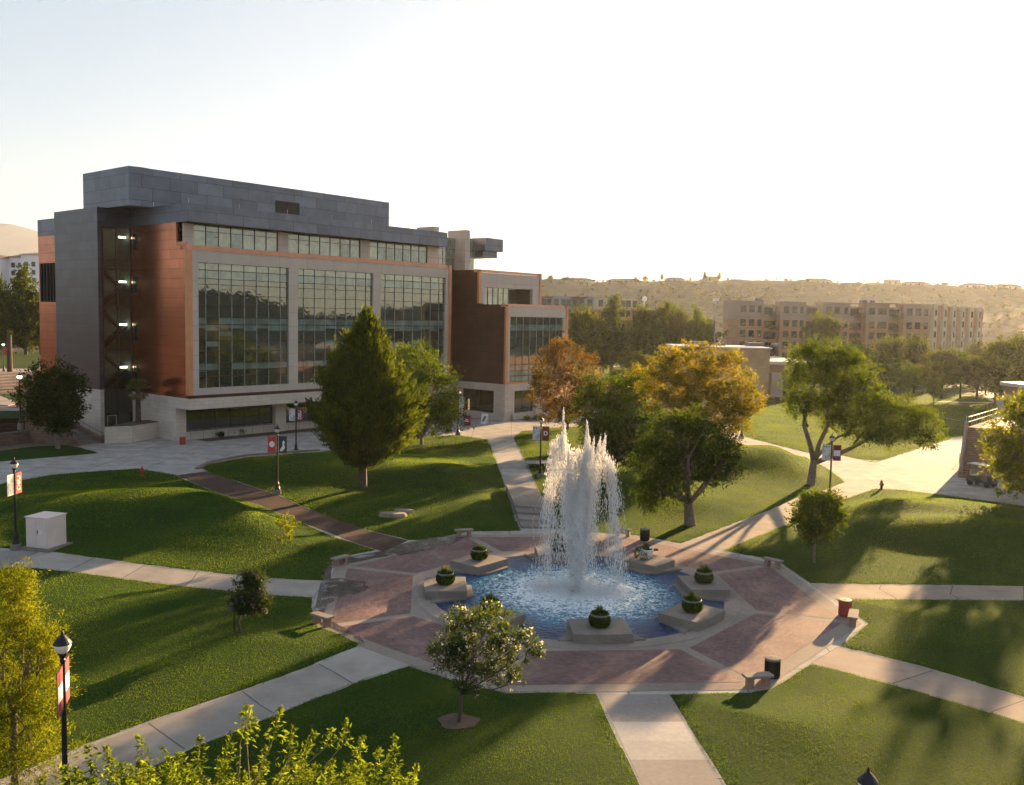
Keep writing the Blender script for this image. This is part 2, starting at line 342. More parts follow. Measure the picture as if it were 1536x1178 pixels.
# ------------------------------------------------------------------ terrain
def inpoly(P, poly):
    x, y = P[:, 0], P[:, 1]; r = np.zeros(len(P), bool); q = poly[-1]
    for p in poly:
        c = ((p[1] > y) != (q[1] > y)) & (x < (q[0] - p[0]) * (y - p[1]) / (q[1] - p[1] + 1e-12) + p[0]); r ^= c; q = p
    return r
def edge_dist(P, poly):
    d = np.full(len(P), 1e9); q = np.array(poly[-1])
    for p in poly:
        p = np.array(p); e = q - p; t = np.clip(((P - p) @ e) / (e @ e + 1e-12), 0, 1); d = np.minimum(d, np.hypot(*(P - (p + t[:, None] * e)).T)); q = p
    return d
MOUNDS = [  # pixel of the crest, sigma across, sigma away, height
    (300, 775, 7, 4.5, 1.0), (180, 765, 7, 4, .7), (410, 800, 4, 3.5, .5),
    (640, 722, 6, 3.0, 1.05), (560, 700, 7, 4, .8), (450, 705, 6, 4, .6), (705, 745, 3, 5, .5),
    (1120, 700, 5, 5, 1.1), (1180, 690, 5, 6, .9), (960, 730, 6, 5, .5), (1020, 760, 3, 3, .4),
    (1330, 775, 5, 2.2, 1.0), (1440, 805, 6, 2.4, 1.1), (1390, 760, 8, 3, .4),
    (1330, 925, 4, 4, .3), (1180, 1090, 4, 4, .35), (250, 930, 6, 5, .35), (800, 1110, 4, 4, .15)]
MND = [(*at(a, b)[:2], c, d, h) for a, b, c, d, h in MOUNDS]
def mound(P):
    z = np.zeros(len(P))
    for x, y, sx, sy, h in MND: z += h * np.exp(-((P[:, 0] - x) / sx) ** 2 / 2 - ((P[:, 1] - y) / sy) ** 2 / 2)
    return z
LAWNS = {
 'west': [(-160, 865), (-160, 735), (0, 726), (78, 712), (156, 706), (208, 703), (240, 708), (265, 713), (300, 728), (325, 739), (390, 758), (456, 785), (498, 804), (534, 815), (568, 825), (524, 834), (500, 843), (491, 854), (487, 872), (440, 871), (338, 862), (228, 849), (124, 835), (81, 829), (0, 823)],
 'southwest': [(-200, 900), (-60, 855), (32, 850), (104, 856), (195, 869), (325, 884), (407, 892), (472, 896), (470, 920), (481, 939), (516, 951), (548, 967), (417, 1019), (233, 1081), (142, 1114), (75, 1140), (17, 1166), (-120, 1225)],
 'south': [(-60, 1290), (100, 1207), (287, 1119), (358, 1094), (462, 1050), (542, 1019), (615, 998), (690, 1022), (760, 1037), (896, 1038), (945, 1140), (1000, 1260)],
 'southeast': [(1140, 1290), (1084, 1178), (1000, 1041), (1124, 1038), (1152, 1033), (1216, 995), (1321, 1021), (1433, 1052), (1536, 1083), (1700, 1140)],
 'east': [(1257, 970), (1300, 935), (1250, 898), (1536, 900), (1760, 903), (1760, 1120), (1536, 1047), (1384, 1001)],
 'northeast': [(1215, 876), (1166, 843), (1082, 826), (1130, 806), (1183, 785), (1262, 750), (1312, 733), (1355, 735), (1420, 743), (1500, 754), (1600, 768), (1760, 795), (1760, 884), (1536, 880)],
 'willow': [(880, 799), (952, 803), (1022, 816), (1157, 765), (1201, 745), (1240, 735), (1269, 723), (1240, 702), (1209, 686), (1106, 665), (1000, 646), (900, 637), (832, 642), (782, 647), (769, 657), (790, 698), (821, 767), (845, 798)],
 'conifer': [(300, 702), (315, 696), (367, 686), (479, 678), (560, 667), (626, 656), (691, 653), (733, 660), (737, 669), (752, 710), (769, 760), (775, 778), (783, 797), (704, 798), (686, 802), (634, 811), (610, 811), (598, 807), (555, 797), (503, 780), (465, 765), (419, 744), (354, 722), (318, 711)],
 'meadow': [(1112, 655), (1213, 680), (1265, 684), (1312, 695), (1360, 680), (1410, 664), (1474, 647), (1500, 610), (1470, 590), (1400, 574), (1300, 572), (1200, 598), (1147, 598), (1110, 612)],
 'stair_foot': [(-120, 710), (0, 693), (60, 688), (130, 682), (153, 680), (120, 671), (105, 668), (60, 669), (0, 676), (-120, 690)],
}
LP = {k: [tuple(at(*p)[:2]) for p in v] for k, v in LAWNS.items()}
def lawn_z(P, poly):
    d = edge_dist(P, poly)
    return .05 * np.clip(d / .15, 0, 1) - .01 + mound(P) * (lambda t: t * t * (3 - 2 * t))(np.clip(d / 4.5, 0, 1))
def zat(x, y):
    P = np.array([[x, y]])
    for poly in LP.values():
        if inpoly(P, poly)[0]: return float(lawn_z(P, poly)[0])
    return 0.0
def on_ground(px, py):
    z = 0.0
    for _ in range(6):
        p = at(px, py, z); z = zat(p[0], p[1])
    return np.array([p[0], p[1], z])
def densify(poly, step):
    out = []
    for a, b in zip(poly, poly[1:] + poly[:1]):
        n = max(1, int(hypot(b[0] - a[0], b[1] - a[1]) / step))
        out += [(a[0] + (b[0] - a[0]) * i / n, a[1] + (b[1] - a[1]) * i / n) for i in range(n)]
    return out
for k, poly in LP.items():
    far = k in ('meadow',)
    bd = densify(poly, .8 if not far else 2)
    A = np.array(poly); lo, hi = A.min(0), A.max(0); st = .7 if not far else 2.5
    gx, gy = np.meshgrid(np.arange(lo[0], hi[0], st), np.arange(lo[1], hi[1], st)); g = np.stack([gx.ravel(), gy.ravel()], 1)
    g = g + np.random.RandomState(3).uniform(-.2, .2, g.shape) * st
    g = g[inpoly(g, poly)]; g = g[edge_dist(g, poly) > .3]
    inner = []
    nb = len(bd); pts = [Vector(p) for p in bd] + [Vector(p) for p in g]
    vs, es, fs, *_ = delaunay_2d_cdt(pts, [(i, (i + 1) % nb) for i in range(nb)], [], 1, 1e-4)
    P = np.array([tuple(v) for v in vs]); z = lawn_z(P, poly)
    me = bpy.data.meshes.new('lawn'); me.from_pydata([(p[0], p[1], zz) for p, zz in zip(P, z)], [], [list(f) for f in fs]); me.update()
    bmx = bmesh.new(); bmx.from_mesh(me); bmesh.ops.recalc_face_normals(bmx, faces=bmx.faces)
    if sum(f.normal.z for f in bmx.faces) < 0: bmesh.ops.reverse_faces(bmx, faces=bmx.faces)
    bmx.to_mesh(me); bmx.free()
    struct(finish(me, 'lawn', MT['turf'], smooth=True))

# the sheets below the lawns
struct(MB().poly([(-4000, -3000, -.06), (4000, -3000, -.06), (4000, 5500, -.06), (-4000, 5500, -.06)]).build('ground', MT['earth']))
cp = [at(-260, 1400), at(1900, 1400), at(1900, 700), at(1560, 600), at(1100, 580), at(820, 590), at(640, 640), at(200, 660), at(-260, 700)]
struct(MB().poly([(p[0], p[1], 0) for p in cp]).build('pavement', MT['conc_slab']))
def strip(name, pts, mat, z=.004, n=1, keep=True):
    # pts: list of (left pixel, right pixel) along the way; u runs along the path
    V = []; Fc = []; UV = []; s = 0; prev = None
    for a, b in pts:
        pa, pb = at(*a)[:2], at(*b)[:2]; mid = (pa + pb) / 2
        if prev is not None: s += np.linalg.norm(mid - prev)
        prev = mid; wd = np.linalg.norm(pb - pa); V += [(*pa, z), (*pb, z)]; UV += [(s, .2), (s, .2 + min(wd, 5.5))]
    for i in range(len(pts) - 1): Fc.append((2 * i, 2 * i + 1, 2 * i + 3, 2 * i + 2))
    me = bpy.data.meshes.new(name); me.from_pydata(V, [], Fc); me.update()
    if me.polygons[0].normal.z < 0: me.flip_normals()
    uv = me.uv_layers.new(name='UVMap')
    for lp in me.loops: uv.data[lp.index].uv = UV[lp.vertex_index]
    return struct(finish(me, name, mat))
strip('path', [((-120, 1225), (-60, 1290)), ((17, 1166), (100, 1207)), ((233, 1081), (287, 1119)), ((417, 1019), (462, 1050)), ((552, 968), (615, 998))], MT['slab'])
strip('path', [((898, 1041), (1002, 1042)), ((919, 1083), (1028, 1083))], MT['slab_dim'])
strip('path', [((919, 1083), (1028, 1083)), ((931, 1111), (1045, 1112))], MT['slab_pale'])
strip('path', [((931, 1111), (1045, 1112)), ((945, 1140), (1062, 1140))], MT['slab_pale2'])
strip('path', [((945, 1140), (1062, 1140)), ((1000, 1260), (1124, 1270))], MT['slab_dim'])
strip('path', [((1257, 970), (1216, 995)), ((1384, 1001), (1321, 1021)), ((1536, 1047), (1480, 1067)), ((1760, 1120), (1700, 1140))], MT['slab_tan'])
strip('path', [((1215, 876), (1250, 898)), ((1536, 880), (1536, 900)), ((1760, 884), (1760, 903))], MT['slab_tan'])
strip('path', [((1022, 817), (1082, 826)), ((1157, 765), (1183, 785)), ((1245, 733), (1290, 740))], MT['slab_tan'])
strip('path', [((770, 762), (821, 767)), ((752, 710), (797, 710)), ((737, 669), (769, 657))], MT['slab'])
strip('path', [((472, 896), (487, 872)), ((325, 884), (338, 862)), ((195, 869), (228, 849)), ((32, 850), (81, 829)), ((-60, 855), (-60, 823))], MT['slab'])
strip('path', [((265, 713), (312, 707)), ((325, 739), (354, 722)), ((390, 758), (419, 744)), ((456, 785), (465, 765)), ((534, 815), (555, 797)), ((575, 828), (612, 811))], MT['brick_dark'], .006)
strip('path', [((788, 699), (790, 704)), ((870, 697), (870, 702))], MT['slab'], .5)
# the middle path ends in a raised landing and three steps down to the plaza
r_ = thing('landing_steps', 'low landing with three steps where the middle path meets the plaza', 'steps'); f0, f1, f2, f3 = [at(*q)[:2] for q in ((769, 762), (822, 767), (845, 797), (783, 796))]
for k in range(4):
    t0 = k * .22; a_, b__ = f0 + (f3 - f0) * (.12 + t0), f1 + (f2 - f1) * (.12 + t0)
    q0, q1 = f0 - (f3 - f0) * (1.6 if k == 3 else 1.6), f1 - (f2 - f1) * 1.6
    zz = [.56, .42, .28, .14][k]
    nx = [.25, .47, .69, .91][k]; pa = [f0 + (f3 - f0) * (nx - .22 if k else -.9), f1 + (f2 - f1) * (nx - .22 if k else -.9), f1 + (f2 - f1) * nx, f0 + (f3 - f0) * nx]
    MB().prism([tuple(q) for q in pa[::-1]], .0, zz).build('landing' if k == 0 else 'step', MT['conc_ring' if k % 2 == 0 else 'conc_ped'], r_)
# kerb of red brick round the conifer lawn
kb = [at(*p) for p in [(296, 704), (315, 694), (367, 684), (420, 680), (479, 676)]]
mb = MB()
for a, b in zip(kb, kb[1:]): mb.bar((a[0], a[1], .06), (b[0], b[1], .06), .5, .12)
struct(mb.build('kerb', MT['ret']))

# ------------------------------------------------------------------ plaza: octagon of pavers round the pool
PC = np.array([3.473, 46.816])
def octv(R, k, off=27.5): a = radians(off + 45 * k); return PC + R * np.array([cos(a), sin(a)])
mb = MB(); mb.poly([(*octv(13.75, k), .010) for k in range(8)]); struct(mb.build('plaza', MT['conc_ring']))
for k in range(8):
    a0, a1 = radians(27.5 + 45 * k), radians(27.5 + 45 * (k + 1))
    c0, c1 = np.array([cos(a0), sin(a0)]), np.array([cos(a1), sin(a1)])
    t = (c1 - c0) / np.linalg.norm(c1 - c0)
    g = .27
    P = [PC + c0 * 9.05 + t * g, PC + c1 * 9.05 - t * g, PC + c1 * 12.95 - t * g, PC + c0 * 12.95 + t * g]
    me = bpy.data.meshes.new('paving'); me.from_pydata([(p[0], p[1], .016) for p in P], [], [(3, 2, 1, 0)]); me.update()
    if me.polygons[0].normal.z < 0: me.flip_normals()
    nrm = np.array([t[1], -t[0]])
    uv = me.uv_layers.new(name='UVMap')
    for lp in me.loops:
        q = P[lp.vertex_index] - PC; uv.data[lp.index].uv = (q @ t, q @ nrm)
    struct(finish(me, 'paving', MT['brick']))
# damp patches left by the sprinklers on the west side
def blob(pix, z):
    c = np.mean([at(*p)[:2] for p in pix], axis=0); P = densify([tuple(at(*p)[:2]) for p in pix], .25); r = random.Random(5)
    out = []
    for p in P:
        d = np.array(p) - c; out.append((*(c + d * (1 + .07 * sin(7 * atan2(d[1], d[0])) + r.uniform(-.02, .02))), z))
    return out
mb = MB(); mb.poly(blob([(497, 870), (512, 868), (545, 873), (556, 884), (530, 893), (508, 899), (494, 905), (488, 890)], .021)); struct(mb.build('wet_paving', MT['wet']))
mb = MB(); mb.poly(blob([(500, 846), (525, 836), (575, 826), (615, 812), (690, 803), (705, 806), (680, 818), (640, 827), (610, 833), (560, 838), (525, 846)], .023)); struct(mb.build('wet_paving', MT['wet']))
mb = MB(); mb.poly([(*at(*p)[:2], .019) for p in [(486, 850), (498, 846), (494, 900), (484, 925), (540, 955), (548, 966), (516, 951), (482, 938), (471, 920)]]); struct(mb.build('wet_paving', MT['wet']))

# pool coping and water
n = 96
def ringpts(R, z): return [(PC[0] + R * cos(2 * pi * k / n), PC[1] + R * sin(2 * pi * k / n), z) for k in range(n)]
root = thing('pool_basin', 'round concrete pool basin in the centre of the brick octagon', 'pool', (0, 0, 0))
V = ringpts(8.25, .012) + ringpts(8.2, .07) + ringpts(7.45, .07) + ringpts(7.4, .02)
Fc = [(j * n + k, j * n + (k + 1) % n, (j + 1) * n + (k + 1) % n, (j + 1) * n + k) for j in range(3) for k in range(n)]
MB().add(V, Fc).build('coping', MT['conc_ring'], root)
m, nt_, b = new_mat('pool_water')
tc = nt_.nodes.new('ShaderNodeTexCoord'); mp = nt_.nodes.new('ShaderNodeVectorMath'); mp.operation = 'LENGTH'; L(nt_, tc.outputs['Object'], mp.inputs[0])
r1 = nt_.nodes.new('ShaderNodeMapRange'); L(nt_, mp.outputs['Value'], r1.inputs[0]); r1.inputs[1].default_value = 1.0; r1.inputs[2].default_value = 6.6; r1.inputs[3].default_value = 1.25; r1.inputs[4].default_value = 0
ad = nt_.nodes.new('ShaderNodeMath'); ad.operation = 'MULTIPLY'; L(nt_, r1.outputs[0], ad.inputs[0])
sc_ = nt_.nodes.new('ShaderNodeMapRange'); L(nt_, noise(nt_, 3.2, 6, rough=.75, dist=1.6), sc_.inputs[0]); sc_.inputs[1].default_value = .38; sc_.inputs[2].default_value = .62; sc_.inputs[3].default_value = .15; sc_.inputs[4].default_value = 1.3
L(nt_, sc_.outputs[0], ad.inputs[1])
L(nt_, ramp(nt_, ad.outputs[0], ((0, (.006, .030, .10)), (.22, (.015, .085, .20)), (.36, (.07, .26, .38)), (.52, (.42, .56, .62)), (.8, (.86, .88, .90)))), b.inputs['Base Color'])
L(nt_, ramp(nt_, ad.outputs[0], ((.2, (.04,) * 3), (.8, (.6,) * 3))), b.inputs['Roughness'])
wv = nt_.nodes.new('ShaderNodeTexWave'); wv.wave_type = 'RINGS'; wv.rings_direction = 'SPHERICAL'; wv.inputs['Scale'].default_value = .9; wv.inputs['Distortion'].default_value = 9; wv.inputs['Detail'].default_value = 5; wv.inputs['Detail Scale'].default_value = 2.2
L(nt_, tc.outputs['Object'], wv.inputs['Vector'])
sm = nt_.nodes.new('ShaderNodeMath'); sm.operation = 'ADD'; L(nt_, wv.outputs['Fac'], sm.inputs[0]); L(nt_, noise(nt_, 6, 5, rough=.7), sm.inputs[1])
bump(nt_, b, sm.outputs[0], .55, .10)
b.inputs['IOR'].default_value = 1.33
o = MB().poly([(p[0] - PC[0], p[1] - PC[1], 0) for p in ringpts(7.42, 0)]).build('water', m, loc=(PC[0], PC[1], .028)); struct(o)

PED_WHERE = {-85: ('square concrete pedestal nearest the bottom of the photo at the pool front', 'front of the pool'),
             -40: ('square concrete pedestal at the pool rim, lower right, before a dark triangle of water', 'lower right of the pool'),
             5: ('square concrete pedestal at the far right end of the round pool', 'right end of the pool'),
             50: ('square concrete pedestal sunlit at the back right of the pool, holding a pale urn', 'back right of the pool'),
             95: ('concrete pedestal at the back of the pool, half hidden behind the falling spray', 'behind the spray'),
             140: ('dark wet square concrete pedestal at the back left of the pool', 'back left of the pool'),
             185: ('square concrete pedestal at the far left end of the round pool', 'left end of the pool'),
             230: ('concrete pedestal at the pool rim behind the flowering tree', 'behind the flowering tree')}
def pot_foliage(rng, n, r, h, spiky):
    a = rng.uniform(0, 2 * pi, n); t = rng.uniform(0, 1, n)
    rr = r * (1.02 + .12 * rng.rand(n)) * (.78 + .28 * np.sin(pi * np.clip(t * .9 + .1, 0, 1))); P = np.stack([rr * np.cos(a), rr * np.sin(a), h * (.1 + .9 * t)], 1)
    k = n // 3; b_ = rng.uniform(0, 2 * pi, k); q = np.sqrt(rng.rand(k)) * r; P2 = np.stack([q * np.cos(b_), q * np.sin(b_), h + .12 * rng.rand(k) * (1.3 - q / r)], 1)
    P = np.concatenate([P, P2]); return leaf_quads(P, np.concatenate([np.stack([np.cos(a) * .3, np.sin(a) * .3, -np.ones(n) * .8], 1), rng.normal(0, .6, (k, 3)) + (0, 0, .6)]), .10, .45, rng)
def leaf_quads(P, D, size, ratio, rng, jit=.5):
    n = len(P); D = D + rng.normal(0, jit, (n, 3)); D /= np.linalg.norm(D, axis=1)[:, None] + 1e-9
    Sd = np.cross(D, rng.normal(0, 1, (n, 3))); Sd /= np.linalg.norm(Sd, axis=1)[:, None] + 1e-9
    Ln = size * rng.uniform(.65, 1.35, n)[:, None]; W = Ln * ratio * .5; N = np.cross(D, Sd)
    a = P - D * Ln * .5; c = P + D * Ln * .5; b_ = P + Sd * W + N * W * .3; d = P - Sd * W + N * W * .3
    return np.stack([a, b_, c, d], 1).reshape(-1, 3)
for k, ang in enumerate((-85, -40, 5, 50, 95, 140, 185, 230)):
    a = radians(ang); X = np.array([cos(a), sin(a)]); Y = np.array([-sin(a), cos(a)])
    pt = lambda r, t: tuple(PC + X * r + Y * t)
    lab, where = PED_WHERE[ang]
    root = thing('concrete_pedestal', lab, 'pedestal', (*(PC + X * 6.6), .03), 0, 'square planter pedestals set into the pool rim')
    off = np.array([*(PC + X * 6.6), .03])
    def loc(poly): return [(p[0] - off[0], p[1] - off[1]) for p in poly]
    arc = [pt(math.sqrt(7.78 ** 2 - t * t), t) for t in np.linspace(-1.3, 1.3, 9)]
    top = [pt(5.62, -1.28)] + arc + [pt(5.62, 1.28)]
    MB().prism(loc(top), .0, .46).build('block', MT['conc_ped'], root, bevel=.02)
    foot = [pt(5.3, -.9), pt(7.36, -1.95), pt(7.38, 1.95), pt(5.3, .9)]
    MB().prism(loc(foot), -.02, .10).build('footing', MT['conc_ped'], root)
    pr = PC + X * 6.68
    pale = ang == 50
    root = thing('planter_pot', ('pale round urn' if pale else 'grey round pot') + ' of trailing greenery on the pedestal ' + {'front of the pool': 'at the pool front', 'behind the spray': 'behind the spray', 'behind the flowering tree': 'behind the flowering tree'}.get(where, 'at the ' + where), 'planter', (*pr, .49), 0, 'planted pots on the pool pedestals')
    MB().lathe([(.20, 0), (.30, .12), (.38, .34), (.40, .50), (.43, .54), (.42, .58), (.36, .57), (.34, .50)], 24).build('pot', MT['globe'] if pale else MT['pot'], root, smooth=True)
    rng = np.random.RandomState(40 + k)
    V = pot_foliage(rng, 2000 if not pale else 450, .40, .58, True)
    finish(quads_mesh('foliage', V + np.array((-.2 if pale else 0, 0, 0))), 'foliage', MT['potleaf'], root)
    nb = 60; ab = rng.uniform(0, 2 * pi, nb); el = rng.uniform(.5, 1.4, nb); D = np.stack([np.cos(ab) * np.cos(el), np.sin(ab) * np.cos(el), np.sin(el)], 1)
    V = leaf_quads(np.array([0, 0, .58]) + D * .2, D, .42, .08, rng, .05)
    finish(quads_mesh('spiky_leaves', V), 'spiky_leaves', MT['lf_palm'], root)

# ------------------------------------------------------------------ the fountain
m = bpy.data.materials.new('white_water'); m.use_nodes = True; nt_ = m.node_tree; nt_.nodes.clear()
out = nt_.nodes.new('ShaderNodeOutputMaterial'); d_ = nt_.nodes.new('ShaderNodeBsdfDiffuse'); t_ = nt_.nodes.new('ShaderNodeBsdfTranslucent'); tp = nt_.nodes.new('ShaderNodeBsdfTransparent')
d_.inputs[0].default_value = (.99, .99, .995, 1); t_.inputs[0].default_value = (.99, .99, .995, 1)
mx = nt_.nodes.new('ShaderNodeMixShader'); mx.inputs[0].default_value = .45; L(nt_, d_.outputs[0], mx.inputs[1]); L(nt_, t_.outputs[0], mx.inputs[2])
m2 = nt_.nodes.new('ShaderNodeMixShader'); m2.inputs[0].default_value = .08; L(nt_, mx.outputs[0], m2.inputs[1]); L(nt_, tp.outputs[0], m2.inputs[2]); L(nt_, m2.outputs[0], out.inputs[0])
MT['spray'] = m
def drops(name, P, D, ln, wd, parent, mat=None):
    n = len(P); rng = np.random.RandomState(n); D = D / (np.linalg.norm(D, axis=1)[:, None] + 1e-9)
    A = np.cross(D, rng.normal(0, 1, (n, 3))); A /= np.linalg.norm(A, axis=1)[:, None] + 1e-9; B = np.cross(D, A)
    ln = np.broadcast_to(ln, n)[:, None]; wd = np.broadcast_to(wd, n)[:, None]
    V = np.stack([P - D * ln / 2, P + A * wd / 2, P - A * wd / 4 + B * wd * .43, P - A * wd / 4 - B * wd * .43, P + D * ln / 2], 1).reshape(-1, 3)
    base = np.array([(0, 2, 1), (0, 3, 2), (0, 1, 3), (4, 1, 2), (4, 2, 3), (4, 3, 1)])
    Fi = (base[None] + (np.arange(n) * 5)[:, None, None]).reshape(-1, 3)
    return finish(indexed_mesh(name, V, Fi), name, mat or MT['spray'], parent, uv=False)
root = thing('water_fountain', 'tall white fountain spray of several jets falling back into the blue pool', 'fountain', (PC[0], PC[1], .03))
MB().lathe([(.22, 0), (.22, .10), (.10, .16), (.06, .45), (.05, .46)], 16).build('nozzle', MT['hyd_dark'], root)
rng = np.random.RandomState(11)
for j, (ax, ay, h, nu, nf) in enumerate([(-.80, .1, 8.8, 6500, 4200), (.30, -.3, 8.35, 7000, 1400), (1.05, .2, 7.9, 6000, 4200), (-.42, -.4, 7.3, 3500, 1600), (.45, .5, 7.0, 2500, 1000)]):
    zf = rng.uniform(.0, 1, nu) ** 1.15                                  # share of the height; the tops run out to a point
    tu = 1 - np.sqrt(np.clip(1 - zf, 0, 1)); tu = np.where(rng.rand(nu) < .25, np.minimum(1 + .35 * rng.rand(nu), 2 - tu), tu)
    sj = rng.randint(0, 9, nu); sh = (rng.uniform(.70, 1.04, 9))[sj]; so_ = rng.normal(0, .16, (9, 2))[sj]; z = h * sh * (1 - (1 - tu) ** 2) + rng.normal(0, .14, nu) * (tu > .6)
    sp = .13 + .30 * np.sin(np.clip(z / h, 0, 1) * pi) ** .8 * .7; sp = sp * np.clip((h + .3 - z) / 2.2, .22, 1)
    jit = rng.normal(0, 1, (nu, 2)) * sp[:, None] * rng.uniform(.4, 1.15, nu)[:, None]
    lx = ax * np.clip(z / h, 0, 1) ** .8
    P = np.stack([lx + jit[:, 0] * .75 + so_[:, 0] * np.clip(z / h, 0, 1), ay * tu + jit[:, 1] * .75 + so_[:, 1], np.maximum(z, .02)], 1)
    D = np.stack([np.full(nu, ax * .5), np.full(nu, ay * .5), np.full(nu, 6.0)], 1) + rng.normal(0, .8, (nu, 3))
    ck = rng.randint(0, 300, nf); tc_ = rng.uniform(1.15, 1.98, 300)[ck]; tf = np.clip(tc_ + rng.normal(0, .05, nf), 1.05, 1.985)
    cx = rng.normal(0, .24, (300, 2))[ck]; cx = cx * (.5 + (tf - 1) * .7)[:, None] + rng.normal(0, .06, (nf, 2))
    z2 = h * (.93 - .93 * (tf - 1) ** 1.6) - rng.uniform(0, .5, nf); z2 = np.maximum(z2, .02)
    P2 = np.stack([ax * (1 + 1.05 * np.sqrt(np.clip(tf - 1, 0, 1))) + cx[:, 0], ay * tf * 1.2 + cx[:, 1], z2], 1)
    D2 = np.stack([np.full(nf, ax * .4), np.full(nf, ay * .4), np.full(nf, -6.0)], 1) + rng.normal(0, .6, (nf, 3))
    ln = np.concatenate([rng.uniform(.05, .20, nu), rng.uniform(.05, .30, nf)]); wd = np.concatenate([rng.uniform(.015, .05, nu), rng.uniform(.010, .035, nf)])
    drops('water_jet', np.concatenate([P, P2]), np.concatenate([D, D2]), ln, wd, root)
def glow_mist(name, prof, dens, seed, lx=0.0):  # scattering volume added round the jets so the spray glows brighter
    g_ = np.random.RandomState(seed); n_ = 22; mb = MB(); V = []; Fc = []
    for i, (r_, z) in enumerate(prof): V += [(r_ * (1 + .22 * g_.normal()) * cos(2 * pi * k / n_) + lx * z, r_ * (1 + .22 * g_.normal()) * sin(2 * pi * k / n_), z) for k in range(n_)]
    for i in range(len(prof) - 1): Fc += [(i * n_ + k, i * n_ + (k + 1) % n_, (i + 1) * n_ + (k + 1) % n_, (i + 1) * n_ + k) for k in range(n_)]
    Fc += [list(range(n_))[::-1], list(range((len(prof) - 1) * n_, len(prof) * n_))]
    mm = bpy.data.materials.new(name); mm.use_nodes = True; q_ = mm.node_tree; q_.nodes.clear(); o_ = q_.nodes.new('ShaderNodeOutputMaterial'); v_ = q_.nodes.new('ShaderNodeVolumePrincipled')
    v_.inputs['Color'].default_value = (1, 1, 1, 1); v_.inputs['Density'].default_value = dens; v_.inputs['Anisotropy'].default_value = .35; L(q_, v_.outputs[0], o_.inputs['Volume'])
    return mb.add(V, Fc).build(name, mm, root)
glow_mist('glow_mist', [(.30, .25), (.42, .9), (.55, 2), (.75, 3.2), (.95, 4.4), (1.05, 5.4), (1.0, 6.3), (.8, 7.0), (.4, 7.6)], .05, 3, .03)
glow_mist('splash_glow_mist', [(2.3, .03), (2.1, .25), (1.5, .6), (.9, .9), (.4, 1.15)], .02, 4)  # low dome added for a glow at the foot of the jets
g_ = np.random.RandomState(6); n_ = 26; V = []; Fc = []; zz_ = np.linspace(.1, 6.0, 34)
mw = bpy.data.materials.new('white_core_fill'); mw.use_nodes = True; bw = mw.node_tree.nodes['Principled BSDF']; bw.inputs['Roughness'].default_value = .6
L(mw.node_tree, ramp(mw.node_tree, noise(mw.node_tree, 2.5, 6, rough=.8), ((.3, (.93, .95, .98)), (.6, (.98, .985, .99)))), bw.inputs['Base Color']); bump(mw.node_tree, bw, noise(mw.node_tree, 9, 6, rough=.8), .9, .12)
bw.inputs['Specular IOR Level'].default_value = .8
for ci, (ax, ay, zt_, r_) in enumerate(((0.0, -.1, 6.0, .42), (-.45, .0, 7.0, .27), (.20, -.2, 7.0, .30), (.62, .0, 6.2, .26))):  # opaque white cores added inside the jets to brighten the spray
    V = []; Fc = []; zs_ = np.linspace(.1, zt_, 34)
    for i, z in enumerate(zs_):
        f_ = z / zt_; rad_ = r_ * (.62 + .7 * f_ - .1) * (1.0 if f_ < .6 else max(.03, (1 - f_) / .4) ** .8); fx = ax * f_ ** .8; fy = ay * f_
        V += [(fx + rad_ * (1 + .22 * g_.normal()) * cos(2 * pi * k / n_), fy + rad_ * (1 + .22 * g_.normal()) * sin(2 * pi * k / n_), z + .05 * g_.normal()) for k in range(n_)]
    for i in range(33): Fc += [(i * n_ + k, i * n_ + (k + 1) % n_, (i + 1) * n_ + (k + 1) % n_, (i + 1) * n_ + k) for k in range(n_)]
    MB().add(V, Fc).build('added_water_core', mw, root, smooth=True)
nsp = 9000
q = rng.randint(0, 5, nsp); cxs = np.array([-1.4, 1.7, .2, -.5, .2])[q]; cys = np.array([.8, -.3, -.8, .5, 1.1])[q]
sg = np.array([.6, .55, .8, .6, .6])[q]
P = np.stack([cxs + rng.normal(0, 1, nsp) * sg, cys + rng.normal(0, 1, nsp) * sg * 1.1, np.minimum(rng.exponential(.10, nsp), 1.0)], 1)
drops('splash', P, rng.normal(0, 1, (nsp, 3)) + (0, 0, .6), rng.uniform(.03, .12, nsp), rng.uniform(.015, .045, nsp), root)

# ------------------------------------------------------------------ the science building (local x along the front, y into it)
B_AZ = radians(40.36); BO = at(284, 665.8); BRZ = pi / 2 - B_AZ
bu = np.array([sin(B_AZ), cos(B_AZ)]); bv = np.array([-cos(B_AZ), sin(B_AZ)])
root = thing('academic_building', 'large copper, beige and grey metal building with three tall gridded glass walls', 'building', (BO[0], BO[1], 0), BRZ)
def bx(name, mat, boxes, par=None, bevel=0):
    mb = MB()
    for q in boxes: mb.box(*q)
    return mb.build(name, MT[mat], par or root, bevel=bevel)
def grid_wall(par, u0, u1, v, z0, z1, us, zs, deep=.10, w=.055, fin=.14):
    mb = MB()
    for z in zs: mb.box(u0 - (.25 if fin > .1 else 0), u1 + (.1 if fin > .1 else 0), v - fin, v - .002, z - w / 2, z + w / 2)
    mb.build('horizontal_mullions', MT['mull'], par)
    mb = MB()
    for x in us: mb.box(x - w / 2, x + w / 2, v - .07, v - .003, z0, z1)
    mb.build('vertical_mullions', MT['mull_l'], par)
